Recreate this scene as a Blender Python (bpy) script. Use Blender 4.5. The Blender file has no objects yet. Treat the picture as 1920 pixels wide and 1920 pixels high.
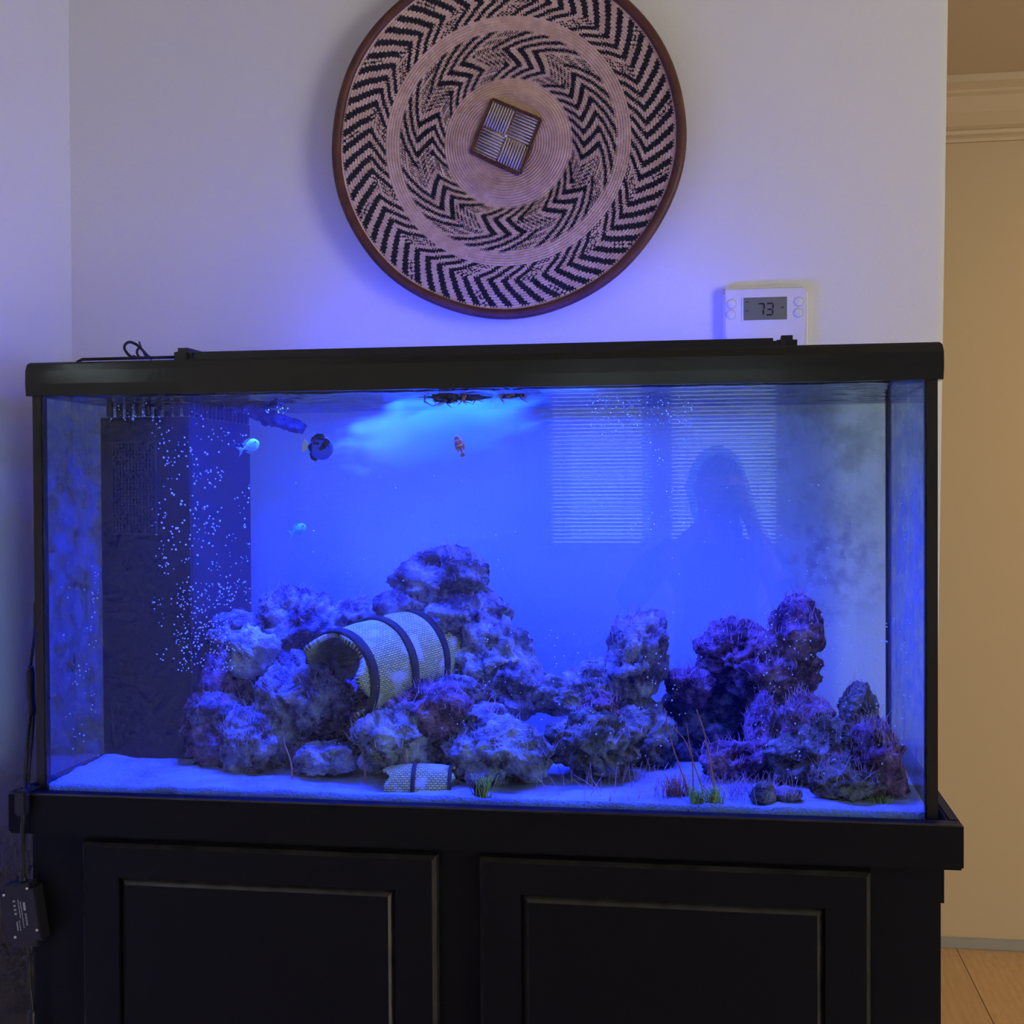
import bpy, bmesh, math, random
from mathutils import Vector, Matrix, noise as mn
import numpy as np

# ------------------------------------------------------------------ camera, world, lights, exposure
T = 0.95                      # height of the stand's top above the floor
sc = bpy.context.scene
col = sc.collection
CAM = np.array([0.3515, -1.704, T + 0.4133])
YAW, PITCH, ROLL, FPX = math.radians(9.35), math.radians(-0.89), math.radians(-0.32), 2465.8
def cam_axes():
    f = np.array([-math.sin(YAW) * math.cos(PITCH), math.cos(YAW) * math.cos(PITCH), math.sin(PITCH)])
    r = np.array([math.cos(YAW), math.sin(YAW), 0.0]); u = np.cross(r, f)
    c, s = math.cos(ROLL), math.sin(ROLL)
    return c * r + s * u, -s * r + c * u, f
AX = cam_axes()
cd = bpy.data.cameras.new('camera'); cam = bpy.data.objects.new('camera', cd); col.objects.link(cam)
cam.matrix_world = Matrix(((AX[0][0], AX[1][0], -AX[2][0], CAM[0]), (AX[0][1], AX[1][1], -AX[2][1], CAM[1]),
                           (AX[0][2], AX[1][2], -AX[2][2], CAM[2]), (0, 0, 0, 1)))
cd.sensor_fit = 'HORIZONTAL'; cd.sensor_width = 36.0; cd.lens = FPX / 1920 * 36.0; cd.clip_start = 0.005; cd.clip_end = 60
sc.camera = cam

w = bpy.data.worlds.new('daylight_sky'); sc.world = w; w.use_nodes = True
w.node_tree.nodes['Background'].inputs[0].default_value = (0.80, 0.92, 1.0, 1)
w.node_tree.nodes['Background'].inputs[1].default_value = 3.2

def area(name, loc, look, sx, sy, power, color):
    l = bpy.data.lights.new(name, 'AREA'); l.shape = 'RECTANGLE'; l.size = sx; l.size_y = sy; l.energy = power; l.color = color
    o = bpy.data.objects.new(name, l); col.objects.link(o); o.location = loc
    o.rotation_euler = (Vector(look) - Vector(loc)).to_track_quat('-Z', 'Y').to_euler()
    return o
area('daylight_patio_door', (3.92, -1.9, 1.30), (0.0, -0.3, 1.6), 2.0, 2.0, 108, (1.0, 1.0, 0.93))
area('hall_lamp_light', (2.4, 1.45, 2.50), (2.2, 1.5, 0), 0.5, 0.5, 13.5, (1.0, 0.70, 0.30))

sc.cycles.max_bounces = 6; sc.cycles.diffuse_bounces = 3; sc.cycles.glossy_bounces = 3; sc.cycles.transparent_max_bounces = 12
sc.cycles.volume_step_rate = 4.0; sc.cycles.volume_max_steps = 64; sc.cycles.adaptive_threshold = 0.08; sc.cycles.adaptive_min_samples = 12; sc.cycles.use_light_tree = False
sc.view_settings.view_transform = 'Standard'; sc.view_settings.look = 'None'
sc.view_settings.exposure = 0.0; sc.view_settings.gamma = 1.0; sc.view_settings.use_curve_mapping = False

# ------------------------------------------------------------------ helpers
def at(px, py, Y):            # the point at depth Y seen towards a pixel of the 1920 frame
    d = (px - 960) / FPX * AX[0] + (960 - py) / FPX * AX[1] + AX[2]
    t = (Y - CAM[1]) / d[1]
    return Vector(CAM + t * d)
def mpp(px, py, Y):           # metres per pixel there
    return (at(px + 1, py, Y) - at(px, py, Y)).length
def tag(o, label=None, cat=None, group=None, kind=None):
    if label: o['label'] = label
    if cat: o['category'] = cat
    if group: o['group'] = group
    if kind: o['kind'] = kind
    return o
def empty(name, loc=(0, 0, 0)):
    o = bpy.data.objects.new(name, None); col.objects.link(o); o.location = loc; o.empty_display_size = 0.02
    return o
def link(o, parent):
    col.objects.link(o)
    if parent is not None:
        o.parent = parent
        o.matrix_parent_inverse = Matrix.Translation(-Vector(parent_origin(parent)))
    return o
def parent_origin(p):
    v = Vector(p.location)
    while p.parent is not None:
        p = p.parent
    return v if p.parent is None else v
def mesh_obj(name, V, F, mats, parent=None, smooth=False, mi=None, uv=None):
    me = bpy.data.meshes.new(name)
    me.from_pydata([tuple(v) for v in V], [], [tuple(f) for f in F])
    for m in (mats if isinstance(mats, (list, tuple)) else [mats]): me.materials.append(m)
    if mi is not None: me.polygons.foreach_set('material_index', list(mi))
    if smooth: me.polygons.foreach_set('use_smooth', [True] * len(me.polygons))
    me.update()
    return link(bpy.data.objects.new(name, me), parent)
def bm_obj(name, bm, mats, parent=None, smooth=False):
    me = bpy.data.meshes.new(name); bm.to_mesh(me); bm.free()
    for m in (mats if isinstance(mats, (list, tuple)) else [mats]): me.materials.append(m)
    if smooth: me.polygons.foreach_set('use_smooth', [True] * len(me.polygons))
    me.update()
    return link(bpy.data.objects.new(name, me), parent)
def bm_box(bm, x0, x1, y0, y1, z0, z1):
    r = bmesh.ops.create_cube(bm, size=1.0)
    for v in r['verts']:
        v.co = Vector(((x0 + x1) / 2 + v.co.x * (x1 - x0), (y0 + y1) / 2 + v.co.y * (y1 - y0), (z0 + z1) / 2 + v.co.z * (z1 - z0)))
    return r['verts']
def box(name, x0, x1, y0, y1, z0, z1, m, parent=None, bev=0.0, seg=2):
    bm = bmesh.new(); bm_box(bm, x0, x1, y0, y1, z0, z1)
    if bev: bmesh.ops.bevel(bm, geom=list(bm.edges), offset=bev, segments=seg, affect='EDGES')
    return bm_obj(name, bm, m, parent)
def boxes(name, lst, m, parent=None, bev=0.0):
    bm = bmesh.new()
    for b in lst:
        t = bmesh.new(); bm_box(t, *b)
        if bev: bmesh.ops.bevel(t, geom=list(t.edges), offset=bev, segments=2, affect='EDGES')
        me = bpy.data.meshes.new('tmp'); t.to_mesh(me); t.free(); bm.from_mesh(me); bpy.data.meshes.remove(me)
    return bm_obj(name, bm, m, parent)
def tube_geo(pts, rads, n=8, cap=True, V=None, F=None, flat=1.0):
    V = [] if V is None else V; F = [] if F is None else F
    pts = [Vector(p) for p in pts]; base = len(V)
    if not hasattr(rads, '__len__'): rads = [rads] * len(pts)
    up = None
    for i, p in enumerate(pts):
        d = (pts[min(i + 1, len(pts) - 1)] - pts[max(i - 1, 0)]).normalized()
        if up is None:
            up = Vector((0, 0, 1)) if abs(d.z) < 0.9 else Vector((1, 0, 0))
        a = d.cross(up).normalized(); b = a.cross(d).normalized(); up = b
        for k in range(n):
            t = 2 * math.pi * k / n
            V.append(p + (a * math.cos(t) + b * math.sin(t) * flat) * rads[i])
    for i in range(len(pts) - 1):
        for k in range(n):
            q = base + i * n; k2 = (k + 1) % n
            F.append((q + k, q + k2, q + n + k2, q + n + k))
    if cap:
        F.append(tuple(base + k for k in range(n))[::-1]); e = base + (len(pts) - 1) * n
        F.append(tuple(e + k for k in range(n)))
    return V, F
def tube(name, pts, rads, m, parent=None, n=10, smooth=True):
    V, F = tube_geo(pts, rads, n)
    return mesh_obj(name, V, F, m, parent, smooth)
def spline(ctrl, k=8):        # Catmull-Rom through control points
    c = [Vector(p) for p in ctrl]; out = []
    for i in range(len(c) - 1):
        p0, p1, p2, p3 = c[max(i - 1, 0)], c[i], c[i + 1], c[min(i + 2, len(c) - 1)]
        for j in range(k):
            t = j / k
            out.append(0.5 * ((2 * p1) + (p2 - p0) * t + (2 * p0 - 5 * p1 + 4 * p2 - p3) * t * t + (3 * p1 - p0 - 3 * p2 + p3) * t ** 3))
    out.append(c[-1]); return out
def disc_lathe(name, prof, axis_o, m, parent=None, n=24, frame=None, smooth=True):
    # profile (radius, height) turned round the local z of 'frame' at axis_o
    V, F = [], []
    fr = frame or Matrix.Identity(3)
    for r, h in prof:
        for k in range(n):
            t = 2 * math.pi * k / n
            V.append(Vector(axis_o) + fr @ Vector((r * math.cos(t), r * math.sin(t), h)))
    for i in range(len(prof) - 1):
        for k in range(n):
            k2 = (k + 1) % n
            F.append((i * n + k, i * n + k2, (i + 1) * n + k2, (i + 1) * n + k))
    F.append(tuple(range(n))[::-1]); e = (len(prof) - 1) * n
    F.append(tuple(e + k for k in range(n)))
    return mesh_obj(name, V, F, m, parent, smooth)

# ------------------------------------------------------------------ materials
def new_mat(name):
    m = bpy.data.materials.new(name); m.use_nodes = True
    nt = m.node_tree; nt.nodes.clear()
    return m, nt, nt.nodes.new('ShaderNodeOutputMaterial')
def N(nt, t, **kw):
    n = nt.nodes.new(t)
    for k, v in kw.items():
        if k in n.inputs: n.inputs[k].default_value = v
        else: setattr(n, k, v)
    return n
def c4(c): return (c[0], c[1], c[2], 1.0)
def pbr(name, color, rough=0.5, spec=0.5, metal=0.0, col2=None, cscale=20.0, cdetail=4.0, clo=0.4, chi=0.65,
        bump=0.0, bscale=100.0, bdist=0.001, emit=None, estr=0.0, sss=0.0, col3=None):
    m, nt, out = new_mat(name)
    b = N(nt, 'ShaderNodeBsdfPrincipled'); L = nt.links.new
    b.inputs['Base Color'].default_value = c4(color); b.inputs['Roughness'].default_value = rough
    b.inputs['Specular IOR Level'].default_value = spec; b.inputs['Metallic'].default_value = metal
    tc = N(nt, 'ShaderNodeTexCoord')
    if col2:
        n = N(nt, 'ShaderNodeTexNoise', Scale=cscale, Detail=cdetail, Roughness=0.6); L(tc.outputs['Object'], n.inputs['Vector'])
        r = N(nt, 'ShaderNodeValToRGB'); r.color_ramp.elements[0].position = clo; r.color_ramp.elements[1].position = chi
        r.color_ramp.elements[0].color = c4(color); r.color_ramp.elements[1].color = c4(col2)
        if col3:
            e = r.color_ramp.elements.new(min(chi + 0.12, 0.99)); e.color = c4(col3)
        L(n.outputs['Fac'], r.inputs['Fac']); L(r.outputs['Color'], b.inputs['Base Color'])
    if bump:
        n2 = N(nt, 'ShaderNodeTexNoise', Scale=bscale, Detail=2.5, Roughness=0.6); L(tc.outputs['Object'], n2.inputs['Vector'])
        bp = N(nt, 'ShaderNodeBump', Strength=bump, Distance=bdist); L(n2.outputs['Fac'], bp.inputs['Height']); L(bp.outputs['Normal'], b.inputs['Normal'])
    if emit:
        b.inputs['Emission Color'].default_value = c4(emit); b.inputs['Emission Strength'].default_value = estr
    L(b.outputs[0], out.inputs['Surface'])
    return m
def glass_mat(name, tint, ior=1.45, rough=0.0, stain_sheen=None):
    # clear sheet: straight-through transmission with Fresnel reflection
    m, nt, out = new_mat(name); L = nt.links.new
    tr = N(nt, 'ShaderNodeBsdfTransparent', Color=c4(tint)); gl = N(nt, 'ShaderNodeBsdfGlossy', Roughness=rough)
    fr = N(nt, 'ShaderNodeFresnel', IOR=ior); mx = N(nt, 'ShaderNodeMixShader')
    gb = N(nt, 'ShaderNodeNewGeometry'); mi_ = N(nt, 'ShaderNodeMapRange'); mi_.inputs[3].default_value = ior; mi_.inputs[4].default_value = 1.0 / ior
    L(gb.outputs['Backfacing'], mi_.inputs[0]); L(mi_.outputs[0], fr.inputs['IOR'])   # thin sheet: same reflectance on both faces
    L(fr.outputs[0], mx.inputs[0]); L(tr.outputs[0], mx.inputs[1]); L(gl.outputs[0], mx.inputs[2])
    last = mx
    if stain_sheen:                  # film on the pane, real algae and a painted reflection: (colour, centre, radius, noise scale, max)
        geo = N(nt, 'ShaderNodeNewGeometry')
        for colr, cen, rad, ns, mxv, lo in stain_sheen:
            sub = N(nt, 'ShaderNodeVectorMath', operation='SUBTRACT'); sub.inputs[1].default_value = cen; L(geo.outputs['Position'], sub.inputs[0])
            div = N(nt, 'ShaderNodeVectorMath', operation='DIVIDE'); div.inputs[1].default_value = rad; L(sub.outputs[0], div.inputs[0])
            ln = N(nt, 'ShaderNodeVectorMath', operation='LENGTH'); L(div.outputs[0], ln.inputs[0])
            mr = N(nt, 'ShaderNodeMapRange'); mr.inputs[1].default_value = 0.2; mr.inputs[2].default_value = 1.0; mr.inputs[3].default_value = 1.0; mr.inputs[4].default_value = 0.0
            L(ln.outputs['Value'], mr.inputs[0])
            nz = N(nt, 'ShaderNodeTexNoise', Scale=ns, Detail=6.0, Roughness=0.65); L(geo.outputs['Position'], nz.inputs['Vector'])
            m2 = N(nt, 'ShaderNodeMapRange'); m2.inputs[1].default_value = lo; m2.inputs[2].default_value = lo + 0.3; m2.inputs[4].default_value = mxv
            L(nz.outputs['Fac'], m2.inputs[0])
            mu = N(nt, 'ShaderNodeMath', operation='MULTIPLY'); L(mr.outputs[0], mu.inputs[0]); L(m2.outputs[0], mu.inputs[1])
            df = N(nt, 'ShaderNodeBsdfDiffuse', Color=c4(colr)); mm = N(nt, 'ShaderNodeMixShader')
            L(mu.outputs[0], mm.inputs[0]); L(last.outputs[0], mm.inputs[1]); L(df.outputs[0], mm.inputs[2]); last = mm
    L(last.outputs[0], out.inputs['Surface'])
    return m

M = {}
M['wall'] = pbr('painted_orange_peel_wall', (0.74, 0.74, 0.72), 0.75, 0.25, bump=0.22, bscale=160, bdist=0.0022)
M['hallwall'] = pbr('hall_paint', (0.64, 0.52, 0.345), 0.8, 0.2, bump=0.08, bscale=150, bdist=0.001)
M['ceiling'] = pbr('ceiling_paint', (0.70, 0.60, 0.46), 0.9, 0.2)
M['crown'] = pbr('crown_moulding_paint', (0.68, 0.56, 0.38), 0.55, 0.3)
M['floor_grey'] = pbr('subfloor_sheen_grey', (0.36, 0.36, 0.34), 0.5)
M['black_frame'] = pbr('black_frame_plastic', (0.008, 0.010, 0.014), 0.15, 0.42, bump=0.05, bscale=30, bdist=0.001)
M['black_post'] = pbr('black_silicone', (0.010, 0.010, 0.013), 0.35, 0.4)
M['stand'] = pbr('black_stained_wood', (0.0030, 0.0038, 0.0070), 0.5, 0.16, bump=0.06, bscale=140, bdist=0.0006)
M['stand_bevel'] = pbr('worn_lit_black_edge', (0.014, 0.014, 0.015), 0.30, 0.5, col2=(0.034, 0.032, 0.030), cscale=30)  # paler than the stand: edge wear, with lit bevels put into the colour
M['black_plastic'] = pbr('black_plastic', (0.012, 0.012, 0.014), 0.42, 0.4)
M['cable'] = pbr('black_cable', (0.010, 0.010, 0.012), 0.45, 0.4)
M['steel'] = pbr('screw_steel', (0.62, 0.62, 0.62), 0.3, 0.5, 1.0)
M['print'] = pbr('grey_print', (0.30, 0.30, 0.32), 0.6)
M['glass'] = glass_mat('aquarium_glass', (0.76, 0.885, 0.98))
M['glass_back'] = glass_mat('aquarium_glass_filmed', (0.89, 0.945, 0.985), stain_sheen=[
    ((0.20, 0.26, 0.10), (0.52, 0.45, T + 0.47), (0.13, 0.2, 0.14), 14, 0.5, 0.45),
    ((0.12, 0.07, 0.16), (0.52, 0.45, T + 0.30), (0.10, 0.2, 0.12), 38, 0.55, 0.45)])
M['glass_side'] = glass_mat('aquarium_side_glass', (0.84, 0.92, 0.985), stain_sheen=[
    ((0.16, 0.26, 0.42), (0.6, 0.2, T + 0.26), (0.3, 0.6, 0.6), 26, 0.60, 0.32),  # right pane: blue film put in for the mirrored tank interior
    ((0.08, 0.12, 0.24), (-0.6, 0.1, T + 0.30), (0.3, 0.6, 0.7), 34, 0.42, 0.38)])
M['acrylic'] = pbr('black_acrylic', (0.004, 0.005, 0.009), 0.35, 0.2, col2=(0.007, 0.009, 0.016), cscale=9, bump=0.05, bscale=50)
M['grille'] = pbr('overflow_mesh_plastic', (0.008, 0.009, 0.012), 0.5, 0.3)
M['sand'] = pbr('aragonite_sand', (0.40, 0.44, 0.50), 0.9, 0.15, col2=(0.27, 0.25, 0.27), cscale=9, clo=0.5, chi=0.72, bump=1.0, bscale=240, bdist=0.005)
M['rock'] = pbr('live_rock', (0.06, 0.042, 0.05), 0.9, 0.15, col2=(0.36, 0.30, 0.32), cscale=26, cdetail=8, clo=0.41, chi=0.60, col3=(0.58, 0.52, 0.53), bump=1.0, bscale=170, bdist=0.007)
M['rock_pale'] = pbr('pale_live_rock', (0.10, 0.08, 0.06), 0.9, 0.15, col2=(0.46, 0.41, 0.35), cscale=24, cdetail=8, clo=0.40, chi=0.60, col3=(0.66, 0.60, 0.53), bump=1.0, bscale=170, bdist=0.007)
M['rock_purple'] = pbr('algae_covered_rock', (0.07, 0.022, 0.03), 0.9, 0.15, col2=(0.36, 0.16, 0.21), cscale=30, cdetail=8, clo=0.41, chi=0.60, col3=(0.62, 0.40, 0.46), bump=1.0, bscale=180, bdist=0.007)
M['rock_green'] = pbr('green_tinged_rock', (0.06, 0.055, 0.025), 0.9, 0.15, col2=(0.32, 0.26, 0.18), cscale=30, cdetail=8, clo=0.41, chi=0.60, col3=(0.62, 0.50, 0.50), bump=1.0, bscale=180, bdist=0.007)
M['hair'] = pbr('hair_algae', (0.62, 0.34, 0.36), 0.7, 0.2)
M['hair_pale'] = pbr('pale_hair_algae', (0.52, 0.46, 0.52), 0.7, 0.2)
M['red_algae'] = pbr('red_brown_algae', (0.60, 0.20, 0.08), 0.6, 0.3)
M['green_algae'] = pbr('green_algae', (0.40, 0.50, 0.05), 0.6, 0.3)
M['bubble'] = pbr('air_bubble', (0.75, 0.80, 0.85), 0.12, 0.8)
M['hoop'] = pbr('dark_hoop', (0.022, 0.020, 0.018), 0.8, 0.2, bump=0.4, bscale=120, bdist=0.002)
M['white_plastic'] = pbr('white_plastic', (0.72, 0.72, 0.71), 0.4, 0.4)
M['lcd'] = pbr('lcd_screen', (0.17, 0.185, 0.12), 0.4, 0.3)
M['lcd_dark'] = pbr('lcd_digits', (0.012, 0.014, 0.016), 0.5)
M['ring_grey'] = pbr('button_ring', (0.40, 0.40, 0.44), 0.5)
M['straw'] = pbr('woven_straw', (0.56, 0.38, 0.265), 0.7, 0.2, col2=(0.70, 0.51, 0.37), cscale=60, bump=0.3, bscale=500, bdist=0.0006)
M['straw_dark'] = pbr('dyed_dark_straw', (0.022, 0.020, 0.022), 0.65, 0.25, bump=0.3, bscale=500, bdist=0.0006)
M['leather'] = pbr('dark_red_brown_binding', (0.085, 0.028, 0.017), 0.5, 0.4, col2=(0.13, 0.045, 0.025), cscale=30)
M['reed'] = pbr('split_reed', (0.52, 0.46, 0.42), 0.5, 0.4, col2=(0.40, 0.35, 0.33), cscale=80)
M['bead'] = pbr('white_bead', (0.75, 0.75, 0.68), 0.3)
M['pane'] = glass_mat('window_glass', (0.96, 0.98, 0.97))
M['slat'] = pbr('white_slat', (0.75, 0.75, 0.73), 0.5)
M['wframe'] = pbr('white_window_frame', (0.78, 0.78, 0.76), 0.5)

def wave_water(name):
    m, nt, out = new_mat(name); L = nt.links.new
    tr = N(nt, 'ShaderNodeBsdfTransparent', Color=(0.92, 0.97, 1, 1)); gl = N(nt, 'ShaderNodeBsdfGlossy', Roughness=0.03)
    fr = N(nt, 'ShaderNodeFresnel'); mx = N(nt, 'ShaderNodeMixShader')
    gb = N(nt, 'ShaderNodeNewGeometry'); mi_ = N(nt, 'ShaderNodeMapRange'); mi_.inputs[3].default_value = 1.33; mi_.inputs[4].default_value = 1.0 / 1.33
    L(gb.outputs['Backfacing'], mi_.inputs[0]); L(mi_.outputs[0], fr.inputs['IOR'])
    L(fr.outputs[0], mx.inputs[0]); L(tr.outputs[0], mx.inputs[1]); L(gl.outputs[0], mx.inputs[2]); L(mx.outputs[0], out.inputs['Surface'])
    return m
M['water'] = wave_water('water_surface')

def wood_mat():
    m, nt, out = new_mat('oak_plank'); L = nt.links.new
    b = N(nt, 'ShaderNodeBsdfPrincipled'); b.inputs['Roughness'].default_value = 0.32
    tc = N(nt, 'ShaderNodeTexCoord'); oi = N(nt, 'ShaderNodeObjectInfo')
    mp = N(nt, 'ShaderNodeMapping'); mp.inputs['Scale'].default_value = (9, 0.8, 9); L(tc.outputs['Object'], mp.inputs['Vector'])
    ad = N(nt, 'ShaderNodeVectorMath', operation='ADD'); L(mp.outputs[0], ad.inputs[0])
    sc3 = N(nt, 'ShaderNodeVectorMath', operation='SCALE'); L(oi.outputs['Location'], sc3.inputs[0]); sc3.inputs['Scale'].default_value = 13.7; L(sc3.outputs[0], ad.inputs[1])
    wv = N(nt, 'ShaderNodeTexWave', Scale=1.6, Distortion=5.0, Detail=3.0); wv.bands_direction = 'X'; L(ad.outputs[0], wv.inputs['Vector'])
    n2 = N(nt, 'ShaderNodeTexNoise', Scale=8.0, Detail=8.0, Roughness=0.7); L(ad.outputs[0], n2.inputs['Vector'])
    mi = N(nt, 'ShaderNodeMath', operation='MULTIPLY_ADD'); L(wv.outputs['Fac'], mi.inputs[0]); mi.inputs[1].default_value = 0.10
    m5 = N(nt, 'ShaderNodeMath', operation='MULTIPLY'); L(n2.outputs['Fac'], m5.inputs[0]); m5.inputs[1].default_value = 0.90; L(m5.outputs[0], mi.inputs[2])
    r = N(nt, 'ShaderNodeValToRGB'); r.color_ramp.elements[0].color = (0.50, 0.30, 0.145, 1); r.color_ramp.elements[1].color = (0.68, 0.46, 0.255, 1)
    r.color_ramp.elements[0].position = 0.25; r.color_ramp.elements[1].position = 0.7
    L(mi.outputs[0], r.inputs['Fac'])
    hs = N(nt, 'ShaderNodeHueSaturation'); L(r.outputs['Color'], hs.inputs['Color'])
    mr = N(nt, 'ShaderNodeMapRange'); mr.inputs[3].default_value = 0.88; mr.inputs[4].default_value = 1.1; L(oi.outputs['Random'], mr.inputs[0]); L(mr.outputs[0], hs.inputs['Value'])
    L(hs.outputs['Color'], b.inputs['Base Color']); L(b.outputs[0], out.inputs['Surface'])
    return m
M['oak'] = wood_mat()

def woven_mat():              # pale yellow cast-resin basket weave, in the ornament's own u,v
    m, nt, out = new_mat('yellow_resin_weave'); L = nt.links.new
    b = N(nt, 'ShaderNodeBsdfPrincipled'); b.inputs['Roughness'].default_value = 0.85
    uv = N(nt, 'ShaderNodeUVMap')
    br = N(nt, 'ShaderNodeTexBrick', Scale=1.0); br.inputs['Color1'].default_value = (0.80, 0.72, 0.13, 1); br.inputs['Color2'].default_value = (0.56, 0.50, 0.10, 1)
    br.inputs['Mortar'].default_value = (0.10, 0.09, 0.03, 1); br.inputs['Mortar Size'].default_value = 0.006; br.inputs['Mortar Smooth'].default_value = 0.6
    br.inputs['Brick Width'].default_value = 0.06; br.inputs['Row Height'].default_value = 0.03; L(uv.outputs[0], br.inputs['Vector'])
    nz = N(nt, 'ShaderNodeTexNoise', Scale=2.2, Detail=5.0); L(uv.outputs[0], nz.inputs['Vector'])
    r = N(nt, 'ShaderNodeValToRGB'); r.color_ramp.elements[0].position = 0.52; r.color_ramp.elements[1].position = 0.60
    mx = N(nt, 'ShaderNodeMix', data_type='RGBA'); L(nz.outputs['Fac'], r.inputs['Fac']); L(r.outputs['Color'], mx.inputs['Factor'])
    L(br.outputs['Color'], mx.inputs['A']); mx.inputs['B'].default_value = (0.60, 0.55, 0.50, 1)
    bp = N(nt, 'ShaderNodeBump', Strength=0.8, Distance=0.002); L(br.outputs['Fac'], bp.inputs['Height']); bp.invert = True
    L(mx.outputs['Result'], b.inputs['Base Color']); L(bp.outputs[0], b.inputs['Normal']); L(b.outputs[0], out.inputs['Surface'])
    return m
M['weave'] = woven_mat()

# ------------------------------------------------------------------ room shell
WY, WX0, WX1, H = 0.52, -0.82, 0.696, T + 1.595
YB, XR, YH = -5.5, 4.0, 2.35
rnd = random.Random(7)
wb = box('wall_back', WX0 - 0.06, WX1, WY, WY + 0.12, 0, H, M['wall'], bev=0.008, seg=4)
for v in wb.data.vertices:      # the corner is a little out of plumb
    if v.co.x > 0: v.co.x += (v.co.z - T - 0.6) * 0.0150
tag(wb, 'white textured wall behind the aquarium', 'wall', kind='structure')
LW = (-0.92, -0.44, T + 0.622, T + 0.94)    # unseen window added in the left wall to put a highlight on the rim
tag(boxes('wall_left', [(WX0 - 0.12, WX0, YB, LW[0], 0, H), (WX0 - 0.12, WX0, LW[1], YH, 0, H), (WX0 - 0.12, WX0, LW[0], LW[1], 0, LW[2]), (WX0 - 0.12, WX0, LW[0], LW[1], LW[3], H)],
    M['wall']), 'white textured side wall left of the aquarium', 'wall', kind='structure')
tag(box('ceiling', WX0 - 0.12, XR + 0.12, YB - 0.12, YH + 0.12, H, H + 0.1, M['ceiling']), 'plain painted ceiling above the hallway', 'ceiling', kind='structure')
tag(box('wall_hall', WX0 - 0.12, XR + 0.12, YH, YH + 0.12, 0, H, M['hallwall']), 'warm tan hallway wall beyond the white wall', 'wall', kind='structure')
# rear wall (behind the photographer) with two window openings
w1a, w1b = at(1025, 1030, 5.5).x, at(1212, 1030, 5.5).x
w2a, w2b = at(1250, 1030, 5.5).x, at(1465, 1030, 5.5).x
wz0, wz1 = T + 0.093, T + 1.25
tag(boxes('wall_rear', [(WX0 - 0.12, w1a, YB - 0.12, YB, 0, H), (w1b, w2a, YB - 0.12, YB, 0, H), (w2b, XR + 0.12, YB - 0.12, YB, 0, H),
    (w1a, w1b, YB - 0.12, YB, 0, wz0), (w1a, w1b, YB - 0.12, YB, wz1, H), (w2a, w2b, YB - 0.12, YB, 0, wz0), (w2a, w2b, YB - 0.12, YB, wz1, H)], M['wall']),
    'white rear wall with two blind-covered windows', 'wall', kind='structure')
tag(boxes('wall_right', [(XR, XR + 0.12, YB, -2.9, 0, H), (XR, XR + 0.12, -0.9, YH, 0, H), (XR, XR + 0.12, -2.9, -0.9, 2.25, H)], M['wall']), 'white far right wall with a patio door', 'wall', kind='structure')
# floor: subfloor and single planks
fl = tag(box('floor', WX0 - 0.12, XR + 0.12, YB - 0.12, YH + 0.12, -0.06, -0.012, M['floor_grey']), 'light oak plank floor of the hallway', 'floor', kind='structure')
pl = at(1790.5, 1773, 2.0); d_ = pl - Vector(CAM); px0 = (Vector(CAM) + d_ * (CAM[2] / (CAM[2] - pl.z))).x
PW = 0.205
bm = bmesh.new(); bm_box(bm, -PW / 2 + 0.0008, PW / 2 - 0.0008, -0.9992, 0.9992, -0.012, 0.0); bmesh.ops.bevel(bm, geom=list(bm.edges), offset=0.0012, segments=1, affect='EDGES')
pme = bpy.data.meshes.new('plank'); bm.to_mesh(pme); bm.free(); pme.materials.append(M['oak'])
k0 = int(math.floor((WX0 - px0) / PW))
for i in range(k0, k0 + 25):
    xc = px0 + (i + 0.5) * PW
    if xc + PW / 2 > XR + 0.1: break
    off = rnd.random() * 2.0
    y = YH - 0.9 - off
    ys = []
    yy = YH - 1.0 - off + 2.0
    while yy > YB - 1.0:
        ys.append(yy); yy -= 2.0
    for yy in ys:
        if yy + 1 > YH + 0.11 or yy - 1 < YB - 0.11:
            a, b_ = max(yy - 1, YB), min(yy + 1, YH)
            if b_ - a < 0.05: continue
            o = bpy.data.objects.new('plank', pme); o.scale = (1, (b_ - a) / 2.0, 1); o.location = (xc, (a + b_) / 2, 0)
        else:
            o = bpy.data.objects.new('plank', pme); o.location = (xc, yy, 0)
        col.objects.link(o); o.parent = fl
tag(box('hall_floor_sheen', WX0, XR, YH - 0.012, YH, 0, 0.032, M['floor_grey'], bev=0.003), 'low grey baseboard of the hallway wall', 'sheen_strip', kind='structure')  # grey strip put in for the blurred reflection where floor meets wall
# crown moulding profile extruded along x
prof = [(0, 1.432), (-0.012, 1.432), (-0.016, 1.440), (-0.012, 1.447), (-0.022, 1.452), (-0.024, 1.462), (-0.018, 1.467), (-0.030, 1.474), (-0.060, 1.505), (-0.085, 1.545), (-0.098, 1.552), (-0.098, 1.560), (-0.125, 1.575), (-0.125, 1.595), (0, 1.595)]
V = [(x, YH + a, T + z) for x in (WX0, XR) for a, z in prof]; n_ = len(prof)
Fc = [(i, (i + 1) % n_, n_ + (i + 1) % n_, n_ + i) for i in range(n_)] + [tuple(range(n_))[::-1], tuple(range(n_, 2 * n_))]
tag(mesh_obj('trim_1', V, Fc, M['crown']), 'stepped crown moulding along the hallway ceiling', 'moulding', kind='structure')
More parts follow.
